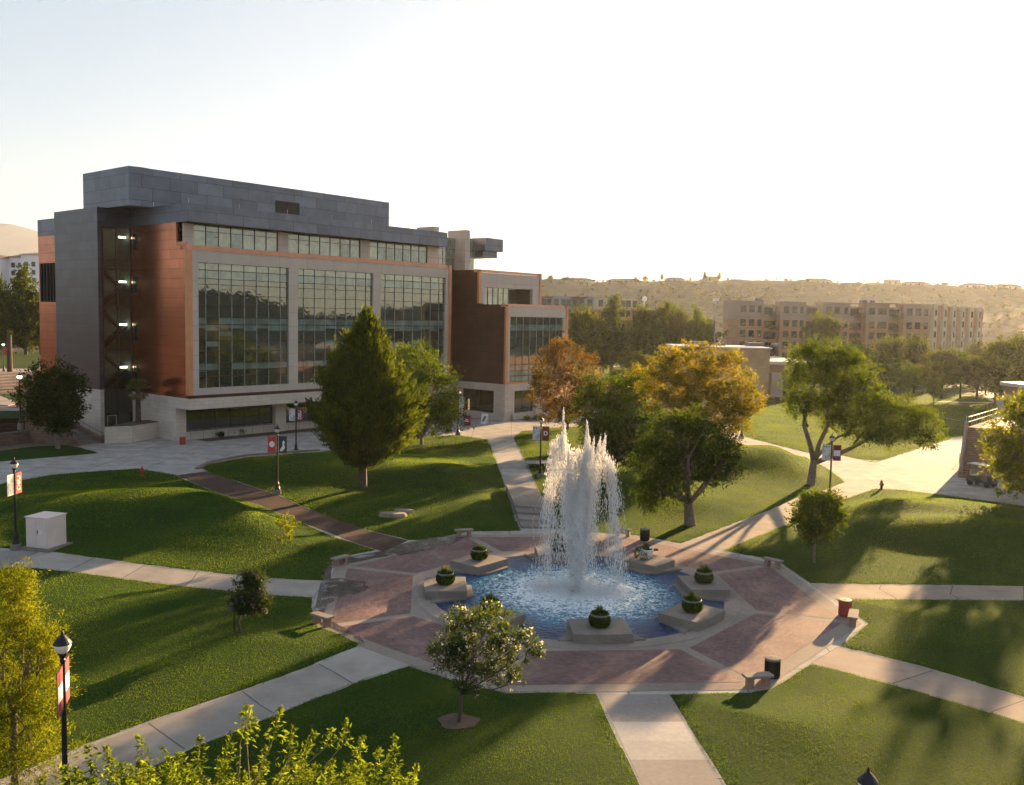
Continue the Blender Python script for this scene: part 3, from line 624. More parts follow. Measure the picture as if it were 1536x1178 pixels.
# ground floor
bx('stone_wall', 'stone', [(0, .45, 2.7, 12, 0, 4.73), (.45, 1.25, 2.7, 3.3, 0, 3.55), (0, 39.1, 0, .8, 3.55, 4.73), (0, .45, .8, 2.7, 3.55, 4.73)])
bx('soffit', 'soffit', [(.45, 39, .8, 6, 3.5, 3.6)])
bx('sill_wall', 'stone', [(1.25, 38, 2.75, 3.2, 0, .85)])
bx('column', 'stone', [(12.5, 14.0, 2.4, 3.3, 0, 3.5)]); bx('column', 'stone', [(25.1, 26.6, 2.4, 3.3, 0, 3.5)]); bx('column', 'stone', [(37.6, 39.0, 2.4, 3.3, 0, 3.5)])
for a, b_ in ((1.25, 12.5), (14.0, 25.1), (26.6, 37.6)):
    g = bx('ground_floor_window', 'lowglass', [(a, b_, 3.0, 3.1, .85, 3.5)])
    mb = MB(); mb.box(a, b_, 2.94, 2.99, 2.95, 3.0); mb.box(a, b_, 2.92, 2.99, .85, .93)
    for i in range(1, 6): x = a + (b_ - a) * i / 6; mb.box(x - .025, x + .025, 2.95, 2.998, .93, 3.5)
    mb.build('window_frame', MT['mull'], g)
    mb = MB(); mb.tube([(a, 2.2, 1.05), (b_, 2.2, 1.05)], .03); mb.tube([(a, 2.2, .7), (b_, 2.2, .7)], .02)
    for i in range(8): x = a + .2 + (b_ - a - .4) * i / 7; mb.tube([(x, 2.2, 0), (x, 2.2, 1.05)], .025)
    mb.build('railing', MT['steel'])
    o = bpy.context.scene.objects[-1] if False else None
# facade frame
W = [(1.2, 12.65), (13.9, 25.3), (26.5, 38.1)]; Z0, Z1 = 5.8, 19.05
bx('facade_frame', 'beige', [(.5, 38.62, 0, .55, 5.06, Z0), (.5, 38.62, 0, .55, Z1, 20.28), (.5, 1.2, 0, .55, Z0, Z1), (12.65, 13.9, 0, .55, Z0, Z1), (25.3, 26.5, 0, .55, Z0, Z1), (38.1, 38.62, 0, .55, Z0, Z1)])
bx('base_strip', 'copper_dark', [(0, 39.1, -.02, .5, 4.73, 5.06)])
bx('copper_edge', 'copper_trim', [(0, .5, -.03, .6, 5.06, 20.3)]); bx('copper_edge', 'copper_trim', [(38.62, 39.12, -.12, .6, 5.06, 20.75)])
mb = MB(); mb.add([(0, -.03, 20.3), (38.62, -.03, 20.3), (38.62, .28, 20.82), (0, .28, 20.82), (0, 1.4, 20.82), (38.62, 1.4, 20.82), (0, 1.4, 20.3), (38.62, 1.4, 20.3)], [(0, 1, 2, 3), (3, 2, 5, 4), (0, 3, 4, 6), (1, 7, 5, 2)])
mb.build('copper_ledge', MT['copper_trim'], root)
zrows = [19.05, 18.3, 17.4, 16.8, 15.7, 14.6, 13.3, 12.55, 11.85, 10.8, 9.7, 8.4, 7.65, 7.0, 5.8]
pale = {(18.3, 17.4), (13.3, 12.55), (12.55, 11.85), (8.4, 7.65)}
for i, (a, b_) in enumerate(W):
    cw = bx('curtain_wall', 'glass', [(a, b_, .30, .45, Z0, Z1)])
    us = [a, a + 1.0] + [a + 1.0 + (b_ - a - 2.0) / 6 * k for k in range(1, 7)] + [b_]
    mb = MB(); r = random.Random(i)
    for zt, zb in zip(zrows, zrows[1:]):
        for xa, xb in zip(us, us[1:]):
            if (zt, zb) in pale and r.random() < .96: bx('roller_blind', 'blind', [(xa + .05, xb - .05, .288, .299, zb + .05 + (r.choice((0, 0, .25)) if (zt, zb) == (12.55, 11.85) else 0), zt - .05)], cw)
            elif r.random() < .05 and zt < 12: bx('roller_blind', 'blind', [(xa + .05, xb - .05, .288, .299, zb + .5, zt - .05)], cw)
    mb = MB()
    for xa, xb in zip(us, us[1:]): mb.box(xa + .05, xb - .05, .29, .2985, 18.36, 18.99)
    mb.build('spandrel_panes', MT['pale_glass'], cw)
    grid_wall(cw, a, b_, .287, Z0, Z1, us, zrows)
# top floor set back behind the ledge
for a, b_, t_ in ((.45, 1.55, 23.2), (12.2, 13.6, 23.2), (24.4, 25.9, 23.2), (36.0, 38.0, 25.0)): bx('clerestory_pier', 'beige', [(a, b_, 1.42, 1.8, 20.82, t_)])
for a, b_ in ((1.55, 12.2), (13.6, 24.4), (25.9, 36.0)):
    g = bx('clerestory_window', 'pale_glass', [(a, b_, 1.6, 1.7, 20.82, 23.2)])
    mb = MB(); mb.box(a, b_, 1.55, 1.597, 22.42, 22.48); us = [a + (b_ - a) * k / 7 for k in range(8)]
    for x in us: mb.box(x - .03, x + .03, 1.53, 1.598, 20.82, 23.2)
    mb.box(a + 2.55, a + 3.1, 1.52, 1.594, 21.9, 21.97)
    mb.build('window_frame', MT['mull'], g)
    r = random.Random(int(a * 7))
    for x0, x1 in zip(us, us[1:]):
        if r.random() < .45: bx('roller_blind', 'blind', [(x0 + .05, x1 - .05, 1.588, 1.599, 20.9, 22.4)], g)
bx('roof_fascia', 'zinc', [(0, 38.2, -.1, 12, 23.2, 25.07)])
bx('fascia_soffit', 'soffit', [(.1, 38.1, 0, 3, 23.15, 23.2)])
# copper west wall with slit windows
bx('copper_wall', 'copper', [(0, .4, .6, 2.24, 4.73, 20.8), (0, .4, 2.24, 12, 4.73, 23.2)])
bx('notch_cap', 'copper_trim', [(-.02, .42, .62, 2.24, 20.8, 21.15)])
for z0, z1 in ((20.55, 22.4), (15.8, 17.6), (10.6, 12.4), (5.8, 7.7)):
    g = bx('slit_window', 'win', [(-.02, .05, 10.5, 11.3, z0, z1)])
    bx('window_frame', 'copper_dark', [(-.05, .04, 10.4, 10.5, z0 - .1, z1 + .1), (-.05, .04, 11.3, 11.4, z0 - .1, z1 + .1), (-.05, .04, 10.5, 11.3, z1, z1 + .1), (-.05, .04, 10.5, 11.3, z0 - .1, z0)], g)
# stair tower
g = bx('stair_glazing', 'clear', [(-3.2, -.02, 12.0, 12.04, 2.4, 23.0)])
mb = MB()
for x in (-3.17, -1.65, -.05): mb.box(x - .04, x + .04, 11.9, 11.998, 0, 23.0)
for z in (4.9, 6.4, 9.6, 11.2, 14.3, 15.9, 18.3, 19.3, 22.9): mb.box(-3.2, -.02, 11.92, 11.996, z - .04, z + .04)
mb.build('mullions', MT['mull'], g)
bx('stair_side_wall', 'inner', [(-.03, -.006, 12.06, 14.6, 0, 23)])
bx('stair_back_wall', 'inner', [(-3.2, 0, 14.6, 14.7, 0, 23)])
bx('stair_floors', 'inner', [(-3.2, 0, 12.2, 14.6, z - .3, z) for z in (4.95, 9.7, 14.4, 19.0)])
mb = MB()
for z in (4.95, 9.7, 14.4): mb.bar((-3.0, 13.0, z), (-.3, 13.0, z + 2.3), 1.1, .25); mb.bar((-.3, 14.1, z + 2.3), (-3.0, 14.1, z + 4.6), 1.0, .25)
mb.build('stair_flight', MT['mull'], root)
for z in (7.46, 12.27, 17.05, 22.0): bx('light_tube', 'tube', [(-.95, -.15, 12.7, 12.8, z - .09, z + .09)])
bx('entrance_glass', 'lowglass', [(-3.2, -.02, 12.1, 12.2, 0, 2.4)])
bx('entrance_door', 'mull_l', [(-2.9, -2.8, 12.02, 12.09, 0, 2.2), (-1.9, -1.8, 12.02, 12.09, 0, 2.2), (-2.8, -1.9, 12.02, 12.09, 2.1, 2.2)])
bx('zinc_tower', 'zinc_tower', [(-3.7, -3.2, 12, 22.5, 5.1, 25.02), (-3.2, -.02, 12.0, 22.5, 23.0, 25.02), (-3.2, -.5, 14.8, 22.5, 5.1, 23)])
bx('tower_base', 'stone', [(-3.65, -3.2, 12, 22.5, 0, 5.1)])
bx('copper_block', 'copper', [(-3.4, 5, 22.5, 27.6, 0, 14.68), (-3.4, 5, 22.5, 27.6, 19.25, 22.5), (-3.4, 5, 27.3, 27.6, 14.68, 19.25)])
bx('block_fascia', 'zinc', [(-3.42, 5, 22.5, 27.62, 22.5, 24.4)])
mb = MB(); mb.box(-3.1, -3.0, 22.5, 27.3, 14.68, 19.25)
f = mb.build('dark_louvre', MT['black'], root); mb = MB()
for k in range(6): mb.box(-3.35, -3.1, 22.9 + k * .85, 23.05 + k * .85, 14.68, 19.25)
mb.build('louvre_blades', MT['mull'], f)
bx('plant_penthouse', 'zinc', [(-2.65, 34.1, 7, 17.4, 25.0, 29.1)])
f = bx('roof_vent', 'black', [(15.8, 19.3, 6.96, 6.998, 26.0, 27.45)]); mb = MB()
for k in range(12): mb.box(15.85, 19.25, 6.88, 6.957, 26.03 + k * .118, 26.08 + k * .118)
mb.box(17.5, 17.58, 6.85, 6.955, 26, 27.45); mb.build('louvre_blades', MT['mull'], f)
bx('dome_vent', 'roofw', [(-1.2, 0, 8, 9.2, 29.1, 29.3)])
for x, y in ((0.2, .1), (6.2, .1), (12.5, .1), (18.8, .1), (25, .1), (31.2, .1), (0.1, 7)): bx('lightning_rod', 'mull_l', [(x - .03, x + .03, y - .03, y + .03, 25.07, 25.6)])
bx('rear_volume', 'zinc', [(-3.0, 38, 22.6, 24, 20, 24.0), (.4, 38.2, 12, 24, 4, 25.0)])
# east end: pylons and roof boxes behind the main block
bx('roof_pylon', 'beige', [(38.65, 39.7, 3, 6.3, 20.8, 26.1)]); bx('roof_pylon', 'beige', [(45.0, 45.95, 3, 6.5, 20.5, 26.15)])
g = bx('link_glazing', 'pale_glass', [(39.1, 49.0, 5.0, 5.1, 20.4, 25.0)])
grid_wall(g, 39.1, 49.0, 5.0, 20.4, 25, [39.2 + 1.65 * k for k in range(7)], [22.0, 23.4], fin=.06)
bx('link_volume', 'zinc', [(39.1, 49, 5.1, 14, 20.4, 24.9)])
bx('cantilever_box', 'zinc', [(48.8, 52.7, 2.6, 9, 23.5, 25.35)]); bx('cantilever_slab', 'zinc', [(49.2, 52.3, 3.4, 9, 22.6, 23.5)])
# link between the two blocks
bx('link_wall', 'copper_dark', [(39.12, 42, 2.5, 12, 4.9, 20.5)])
for z in (16.6, 12.2, 7.9): bx('link_window', 'win', [(39.5, 41.6, 2.44, 2.498, z, z + 1.6)])
bx('link_ground_glass', 'lowglass', [(39.1, 42, 3.2, 3.3, 0, 4.9)])
# east wing
vw = -7.54
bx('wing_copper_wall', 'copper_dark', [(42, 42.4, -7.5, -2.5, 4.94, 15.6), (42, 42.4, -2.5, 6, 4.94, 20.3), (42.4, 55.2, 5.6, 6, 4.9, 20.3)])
bx('wing_edge', 'copper_trim', [(41.98, 42.45, vw - .02, vw + .3, 4.94, 15.3), (41.98, 42.45, -2.54, -2.2, 15.75, 20.1), (55.1, 55.55, vw - .1, vw + .6, 4.94, 15.75), (55.1, 55.55, -2.6, -2.0, 15.75, 20.4), (42.45, 55.1, vw - .02, vw + .4, 4.94, 5.2)])
mb = MB()
for v0, zt in ((vw, 15.72), (-2.54, 20.38)):
    mb.add([(41.98, v0 - .03, zt - .42), (55.12, v0 - .03, zt - .42), (55.12, v0 + .25, zt), (41.98, v0 + .25, zt), (41.98, v0 + 1, zt), (55.12, v0 + 1, zt), (41.98, v0 + 1, zt - .42)], [(0, 1, 2, 3), (3, 2, 5, 4), (0, 3, 4, 6)])
mb.build('copper_ledge', MT['copper_trim'], root)
bx('wing_roof', 'zinc', [(42.4, 55.4, vw + .4, -2.2, 15.1, 15.3), (42.4, 55.4, -2.2, 6, 19.7, 19.96)])
bx('wing_frame', 'beige', [(42.45, 55.1, vw, vw + .5, 14.0, 15.3), (42.45, 42.85, vw, vw + .5, 5.2, 14.0), (54.55, 55.1, vw, vw + .5, 5.2, 14.0)])
cw = bx('curtain_wall', 'glass', [(42.85, 54.55, vw + .25, vw + .35, 5.2, 14.0)])
zr = [14.0, 13.0, 12.1, 11.2, 9.9, 8.75, 7.5, 6.7, 6.0, 5.2]; us = [42.85 + 11.7 * k / 8 for k in range(9)]
for zt, zb in ((13.0, 12.1), (7.5, 6.7), (6.7, 6.0), (6.0, 5.2)):
    for xa, xb in zip(us, us[1:]): bx('roller_blind', 'blind', [(xa + .05, xb - .05, vw + .238, vw + .249, zb + .05, zt - .05)], cw)
grid_wall(cw, 42.85, 54.55, vw + .237, 5.2, 14.0, us, zr)
bx('wing_frame', 'beige', [(42.45, 55.1, -2.5, -2.0, 18.0, 19.95), (42.45, 43.2, -2.5, -2.0, 15.75, 18.0), (53.6, 55.1, -2.5, -2.0, 15.75, 18.0)])
g = bx('terrace_window', 'pale_glass', [(43.2, 49.0, -1.9, -1.8, 15.3, 18.0)]); mb = MB()
for k in range(6): mb.box(43.3 + k * 1.1, 43.36 + k * 1.1, -1.97, -1.902, 15.3, 18.0)
mb.box(43.2, 49, -1.96, -1.904, 17.2, 17.26); mb.build('window_frame', MT['mull'], g)
bx('terrace_recess', 'soffit', [(49.0, 53.6, .5, .6, 15.3, 18.0), (53.58, 53.7, -2.0, .5, 15.3, 18.0)])
bx('wing_stone_base', 'stone', [(42, 55.4, vw, vw + .9, 3.95, 4.94), (42, 42.9, vw + .9, 4, 3.95, 4.94), (42, 44.0, vw, vw + 2.0, 0, 3.95), (48.6, 50.2, vw + .05, vw + 1.6, 0, 3.95), (42.05, 42.9, .5, 2.6, 0, 3.95), (42.05, 42.5, vw + 2, .5, 0, .9), (44.0, 48.6, vw + .3, vw + .6, 0, .9)])
g = bx('ground_floor_window', 'lowglass', [(42.4, 42.5, vw + 2, .5, .9, 3.95)]); bx('window_frame', 'mull', [(42.33, 42.398, vw + 2, .5, 1.3, 1.36), (42.33, 42.397, -2.6, -2.53, .9, 3.95)], g)
g = bx('ground_floor_window', 'lowglass', [(44.0, 48.6, vw + .5, vw + .6, .9, 3.95)]); bx('window_frame', 'mull', [(44, 48.6, vw + .43, vw + .497, 1.3, 1.36), (46.2, 46.27, vw + .43, vw + .496, .9, 3.95)], g)
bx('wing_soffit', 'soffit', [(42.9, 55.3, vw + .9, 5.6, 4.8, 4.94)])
for o in [o for o in S.objects if o.name.startswith('railing') and o.parent is None]: o.parent = root
def bpos(u_, v_, z=0): return (*(BO[:2] + bu * u_ + bv * v_), z)
# planting strip in front of the glass, with three small shrubs
mb = MB(); P = [bpos(2.2, 2.3, .02), bpos(38, 2.3, .02), bpos(38, .2, .02), bpos(2.2, .2, .02)]; mb.poly(P[::-1]); mb.poly([bpos(44.5, -7.6, .02), bpos(58, -7.6, .02), bpos(58, -10.2, .02), bpos(44.5, -10.2, .02)][::-1]); struct(mb.build('planting_bed', MT['mulch']))
def bush(name, label, cat, loc, r, h, mat, n, size, seed, group=None):
    rt = thing(name, label, cat, loc, 0, group); g = np.random.RandomState(seed)
    P = g.normal(0, 1, (n, 3)); P /= np.linalg.norm(P, axis=1)[:, None]; P *= (g.rand(n) ** .4)[:, None] * (1 + .2 * np.sin(P[:, :1] * 5 + seed)); P = P * (r, r, h / 2) + (0, 0, h * .5)
    finish(quads_mesh('foliage', leaf_quads(P, P / h + (0, 0, .3), size, .45, g)), 'foliage', MT[mat], rt)
    MB().tube([(0, 0, -.05), (0, 0, h * .4)], [.05, .02]).build('stem', MT['bark'], rt); return rt
for k, (px, py, wh) in enumerate([(331, 656, 'leftmost'), (349, 653, 'middle'), (363, 652, 'rightmost')]):
    bush('low_shrub', f'{wh} of three small low shrubs in the bed under the ground floor glass', 'shrub', at(px, py), .5, .7, 'lf_dark', 300, .16, k, 'shrubs in the bed by the building')
for k in range(7):
    p = bpos(45.5 + k * 1.6, -8.6 - .5 * (k % 2)); wh = ['first', 'second', 'third', 'fourth', 'fifth', 'sixth', 'last'][k]
    bush('low_shrub', f'{wh} small shrub from the corner pillar in the bed along the east wing', 'shrub', p, .55, .7, 'lf_green', 300, .16, 20 + k, 'shrubs along the east wing')

# ------------------------------------------------------------------ lamps
def banner(parent, side, fabric, art, lett=None, lmat='white'):
    s = side; mb = MB(); mb.box(min(s * .10, s * .72), max(s * .10, s * .72), -.012, .012, 3.25, 4.45)
    o = mb.build('banner', MT[fabric], parent)
    if art == 'photo':
        o2 = MB().box(min(s * .13, s * .69), max(s * .13, s * .69), -.016, -.0125, 3.28, 4.42).build('printed_picture', MT['photo'], o)
    if art == 'panel': MB().box(min(s * .16, s * .66), max(s * .16, s * .66), -.017, -.0125, 3.6, 4.05).build('printed_panel', MT['white'], o)
    if art == 'disc':
        mb = MB(); mb.poly([(s * .41 + .20 * cos(a), -.016, 3.86 + .24 * sin(a)) for a in np.linspace(0, 2 * pi, 25)[:-1]]); mb.build('printed_emblem', MT['white'], o)
    if art == 'figure':
        mb = MB(); mb.poly([(s * .41 + x, -.016, z) for x, z in ((-.22, 3.30), (.02, 3.34), (.18, 3.62), (.10, 3.80), (.16, 4.02), (.06, 4.16), (-.03, 4.02), (-.02, 3.72), (-.2, 3.46))]); mb.build('printed_figure', MT['white'], o)
    if art == 'stripe':
        mb = MB(); mb.add([(s * .66, -.016, 3.3), (s * .2, -.016, 3.3), (s * .3, -.016, 3.75), (s * .62, -.016, 3.9)], [(0, 1, 2, 3)] if s < 0 else [(3, 2, 1, 0)]); mb.add([(s * .16, -.016, 3.95), (s * .6, -.016, 4.1), (s * .5, -.016, 4.35), (s * .2, -.016, 4.3)], [(0, 1, 2, 3)]); mb.build('printed_emblem', MT['white'], o)
    if lett:
        if len(lett) > 1: text_mesh('lettering', lett, .46, MT[lmat], o, (s * .41, -.018, 3.85), (pi / 2, -pi / 2, 0), .012)
        else: text_mesh('lettering', lett, .5, MT[lmat], o, (s * .41, -.018, 3.85), (pi / 2, 0, 0), .02)
    mb = MB(); mb.tube([(0, 0, 4.47), (s * .74, 0, 4.47)], .014, 6); mb.tube([(0, 0, 3.23), (s * .74, 0, 3.23)], .014, 6); mb.build('banner_arm', MT['black'], o)
    return o
m, nt_, b = new_mat('printed_photograph')
L(nt_, ramp(nt_, noise(nt_, 3.2, 5, dist=1.5), ((.40, (.05, .05, .06)), (.47, (.42, .42, .44)), (.56, (.70, .70, .72)), (.68, (.16, .16, .18)))), b.inputs['Base Color']); MT['photo'] = m
def lamp(label, px=None, py=None, rz=0, left=None, right=None, lit=False, pos=None, first=True, base_z=0):
    p = np.array(pos) if pos is not None else on_ground(px, py)
    r = thing('street_lamp', label, 'street lamp', p, rz, 'black campus lamp posts')
    MB().lathe([(.30, -.3), (.30, .32), (.28, .35), (.0, .36)], 20).build('concrete_footing', MT['conc_ped'], r)
    pole = MB().lathe([(.20, .35), (.20, .45), (.16, .55), (.13, .80), (.085, .95), (.075, 1.0), (.06, 4.5), (.075, 4.52), (.075, 4.58), (.055, 4.62), (.10, 4.70), (.12, 4.76), (.06, 4.78)], 14).build('pole', MT['black'], r, smooth=False)
    MB().lathe([(.11, 4.77), (.17, 4.84), (.215, 4.95), (.225, 5.02)], 18).build('globe', MT['globe_lit' if lit else 'globe'], r, smooth=True)
    MB().lathe([(.24, 5.02), (.235, 5.05), (.17, 5.14), (.08, 5.24), (.035, 5.28), (.045, 5.31), (.03, 5.36), (.0, 5.40)], 18).build('cap', MT['black'], r)
    if left: banner(r, -1, *left)
    if right: banner(r, 1, *right)
    return r
lamp('black lamp post with red lettered banner and picture banner beside the utility cabinet', 24, 824, radians(88), ('white', 'photo'), ('red', None, 'DSU'))
lamp('black lamp post with red and charcoal emblem banners by the dark brick path', 416, 741, 0.1, ('red', 'disc'), ('charcoal', 'figure'))
lamp('black lamp post with maroon lettered banner in front of the ground floor glass', 444, 680, -.15, ('white', 'photo'), ('maroon', None, 'DSU'))
lamp('black lamp post with banners close by the east wing corner pillar', 687, 653, .5, ('maroon', None), ('white', 'photo'))
lamp('black lamp post with a banner lettered D just left of the fountain spray', 810, 716, 0, ('white', 'photo'), ('maroon', None, 'D'))
lamp('black lamp post with banners beside the large leaning tree', 1244, 752, -.1, ('white', 'photo'), ('maroon', 'panel'))
p = at(99, 1235)
lamp('nearest black lamp post, its cap and globe at the bottom left beside the feathery tree', pos=(p[0], p[1], 0), rz=1.82, left=('maroon', 'panel'), right=('maroon', 'panel'))
p = atY(1303, 1150, 21.0)
lamp('black lamp post of which only the cap and globe rise at the bottom edge', pos=(p[0], p[1], p[2] - 5.4))
lamp('plain black lamp post at the edge of the sunny meadow under the golden tree', 1112, 658)
p = at(32, 662, 1.2); lamp('lit lamp post beside the dark tree at the left', pos=(*at(31, 640, 2.2)[:2], 2.2), lit=True)
lamp('lit lamp post with an orange banner at the far left edge', pos=(*at(6, 558, 2.2)[:2], 2.2), lit=True, right=('red', None))

# ------------------------------------------------------------------ benches, cans, hydrants, cabinet, signs
def bench(label, a, b_):
    A = at(*a, .46); B = at(*b_, .46); d = B - A; ln = max(1.15, min(1.6, np.linalg.norm(d))); c = (A + B) / 2; z = zat(c[0], c[1])
    r = thing('stone_bench', label, 'bench', (c[0], c[1], z * .5), atan2(d[1], d[0]), 'stone benches round the plaza')
    MB().box(-ln / 2, ln / 2, -.22, .22, .38, .48).build('seat', MT['conc_ring'], r, bevel=.015)
    for s in (-1, 1): MB().box(s * (ln / 2 - .24) - .11, s * (ln / 2 - .24) + .11, -.16, .16, -.03, .38).build('leg', MT['drystone'], r, bevel=.01)
bench('stone bench at the corner of the west lawn by the wet path', (501, 838), (520, 833))
bench('stone bench at the left tip of the plaza by the southwest lawn', (471.5, 919), (494.5, 926))
bench('reddish stone bench in shade below the big conifer lawn', (686, 795), (706, 794))
bench('pale stone bench right of the spray beside a black litter can', (923, 792.5), (947, 795))
bench('stone bench casting a long shadow on the sunny right of the plaza', (1151, 837), (1168, 841))
bench('stone bench seen end on behind the red litter can', (1279, 927), (1281, 914))
bench('stone bench beside the black litter can at the lower right', (1117, 1014), (1157, 1011))
bench('stone bench in deep shade under the willow crown behind the spray', (918, 694), (942, 692))
def can(label, px, py, mat, group='litter cans round the plaza'):
    p = on_ground(px, py); r = thing('litter_can', label, 'litter can', (p[0], p[1], max(p[2], .012)), 0, group)
    mb = MB(); mb.lathe([(.26, 0), (.29, .02), (.29, .34), (.295, .36), (.29, .38), (.29, .72)], 24)
    for k in range(24): a = 2 * pi * k / 24; mb.box(.29 * cos(a) - .012, .29 * cos(a) + .012, .29 * sin(a) - .012, .29 * sin(a) + .012, .05, .70)
    mb.build('can_body', MT[mat], r)
    MB().lathe([(.305, .70), (.315, .74), (.29, .79), (.12, .80), (.11, .74)], 24).build('lid', MT['conc_ped' if mat == 'black' else mat], r)
    MB().lathe([(.115, .795), (.0, .803)], 20).build('opening', MT['soffit'], r)
can('black ribbed litter can at the back of the plaza under the willow', 967, 811, 'black')
can('black ribbed litter can beside the lower right bench', 1158, 1016, 'black')
can('brick red litter can at the right tip of the plaza', 1267, 924, 'can_red')
can('bright red litter can at the stone corner of the big building', 274, 667, 'hyd')
def hydrant(label, px, py, mat):
    p = on_ground(px, py); r = thing('fire_hydrant', label, 'fire hydrant', p, .3, 'fire hydrants')
    mb = MB(); mb.lathe([(.16, 0), (.16, .05), (.11, .06), (.11, .50), (.15, .51), (.15, .56), (.12, .58), (.12, .64), (.09, .72), (.04, .76), (.04, .82), (.0, .83)], 16); mb.build('barrel', MT[mat], r, smooth=False)
    for v in ((.2, 0), (-.2, 0)): MB().tube([(0, 0, .42), (v[0], v[1], .42)], .06, 10).build('side_nozzle', MT[mat], r)
    MB().tube([(0, 0, .40), (0, -.2, .40)], .08, 10).build('front_nozzle', MT[mat], r)
hydrant('bright red fire hydrant at the top of the west lawn', 213, 714, 'hyd')
hydrant('dull red fire hydrant at the tip of the right lawn by the concrete road', 1322, 734, 'hyd_dark')
A = at(36, 824); Bq = at(75, 828); d = Bq - A; rz = atan2(d[1], d[0]); c = (A + Bq) / 2 + np.array([-d[1], d[0], 0]) / np.linalg.norm(d) * .75
r = thing('utility_cabinet', 'beige metal utility cabinet on a concrete pad on the left lawn', 'utility cabinet', (c[0], c[1], .05), rz)
MB().box(-1.0, 1.0, -1.0, 1.0, -.1, .1).build('pad', MT['conc_ped'], r)
MB().box(-.75, .75, -.75, .75, .1, 1.85).build('housing', MT['cab'], r, bevel=.02)
mb = MB(); mb.box(-.70, -.03, -.775, -.751, .22, 1.76); f = mb.build('door', MT['cab'], r, bevel=.005); mb = MB(); mb.box(.0, .70, -.775, -.751, .22, 1.76); f = mb.build('door', MT['cab'], r, bevel=.005)
MB().box(.06, .12, -.80, -.776, .95, 1.15).build('handle', MT['can_red'], f); MB().box(.16, .42, -.782, -.776, .93, 1.16).build('notice', MT['white'], f)
MB().box(-.8, .8, -.8, .8, 1.85, 1.90).build('lid', MT['cab'], r, bevel=.01)
def aframe(label, px, py, rz, mat):
    p = at(px, py); r = thing('sandwich_board', label, 'sandwich board', (p[0], p[1], 0), rz, 'sandwich boards by the east wing')
    for s in (-1, 1): MB().add([(-.4, s * .45, 0), (.4, s * .45, 0), (.4, s * .05, 1.35), (-.4, s * .05, 1.35), (-.4, s * .41, 0), (.4, s * .41, 0), (.4, s * .01, 1.35), (-.4, s * .01, 1.35)], [(0, 1, 2, 3), (7, 6, 5, 4), (0, 4, 5, 1), (1, 5, 6, 2), (2, 6, 7, 3), (3, 7, 4, 0)]).build('board', MT['white'], r)
    MB().add([(-.25, -.375, .35), (.05, -.375, .35), (.3, -.16, 1.05), (.0, -.16, 1.05)], [(0, 1, 2, 3)]).build('printed_mark', MT[mat], r)
aframe('white sandwich board with a violet mark beside the maroon notice bin', 727, 636, -.35, 'lilac')
aframe('white sandwich board seen edge on at the corner pillar', 766, 631, -1.25, 'white')
p = at(701, 638); r = thing('notice_bin', 'dark maroon notice bin with pale lettering beside the walk', 'notice bin', (p[0], p[1], 0), -.2)
MB().box(-.42, .42, -.35, .35, 0, 1.15).build('bin_body', MT['maroon'], r, bevel=.02); MB().box(-.46, .46, -.39, .39, 1.15, 1.25).build('lid', MT['black'], r, bevel=.02)
mb = MB(); mb.box(-.18, .18, -.362, -.352, .72, .82); mb.box(-.28, .28, -.362, -.352, .5, .62); mb.build('printed_lines', MT['white'], r)
for k, (px, py, sc) in enumerate([(590, 774, 1.0), (606, 768, .8)]):
    p = on_ground(px, py); g = np.random.RandomState(k); mb = MB()
    poly = [(cos(a) * (.9 + .25 * g.rand()) * sc, sin(a) * (.5 + .15 * g.rand()) * sc) for a in np.linspace(0, 2 * pi, 11)[:-1]]
    mb.prism(poly, -.1, .22 * sc, [(x * .85, y * .8) for x, y in poly]); o = mb.build('flat_rock', MT['rockgrey'], loc=p, bevel=.04); tag(o, ['larger flat grey rock lying on the conifer lawn', 'smaller flat grey rock behind the larger one on the conifer lawn'][k], 'rock', 'flat rocks on the lawn')
p = at(973, 842, .46); r = thing('floodlight', 'small dark T shaped floodlight behind the pale urn', 'floodlight', (p[0] + .2, p[1] + .5, .0), .2)
MB().tube([(0, 0, 0), (0, 0, .95)], .05, 8).build('post', MT['rustrail'], r); MB().box(-.38, .38, -.12, .12, .95, 1.03).build('lamp_head', MT['black'], r)

# ------------------------------------------------------------------ west side: terrace, retaining walls, stairs, planter
ter = [at(-180, 700), at(-20, 668), at(60, 655), at(104, 640), at(118, 610, 2.6), at(140, 560, 2.6), at(-180, 560, 2.6)]
tz = 2.0
rw = thing('retaining_wall', 'brown block retaining wall with a sloping concrete cap at the left', 'retaining wall')
P0, P1, P2 = at(-160, 690), at(0, 668), at(108, 655)
mb = MB(); mb.bar((P0[0], P0[1], .5), (P1[0], P1[1], .5), .35, 1.2); mb.bar((P1[0], P1[1], .5), (P2[0], P2[1], .5), .35, 1.2); mb.build('wall', MT['ret'], rw)
mb = MB(); mb.bar((P0[0], P0[1], 1.15), (P1[0], P1[1], 1.15), .45, .12); mb.bar((P1[0], P1[1], 1.15), (P2[0], P2[1], 1.15), .45, .12); mb.build('cap', MT['conc_ped'], rw)
rw = thing('retaining_wall', 'upper brown block retaining wall behind the dark tree at the left', 'retaining wall')
Q0, Q1, Q2 = at(-160, 664), at(0, 650), at(112, 642)
mb = MB(); mb.bar((Q0[0], Q0[1], 1.1), (Q1[0], Q1[1], 1.1), .35, 2.2); mb.bar((Q1[0], Q1[1], 1.1), (Q2[0], Q2[1], 1.1), .35, 2.2); mb.build('wall', MT['ret'], rw)
back = [(Q0[0], Q0[1]), (Q1[0], Q1[1]), (Q2[0], Q2[1]), tuple(at(125, 600, 2.2)[:2]), tuple(at(60, 545, 2.2)[:2]), (-170, 235), (-300, 160)]
struct(MB().prism(back[::-1], -.05, 2.2).build('terrace', MT['terr']))
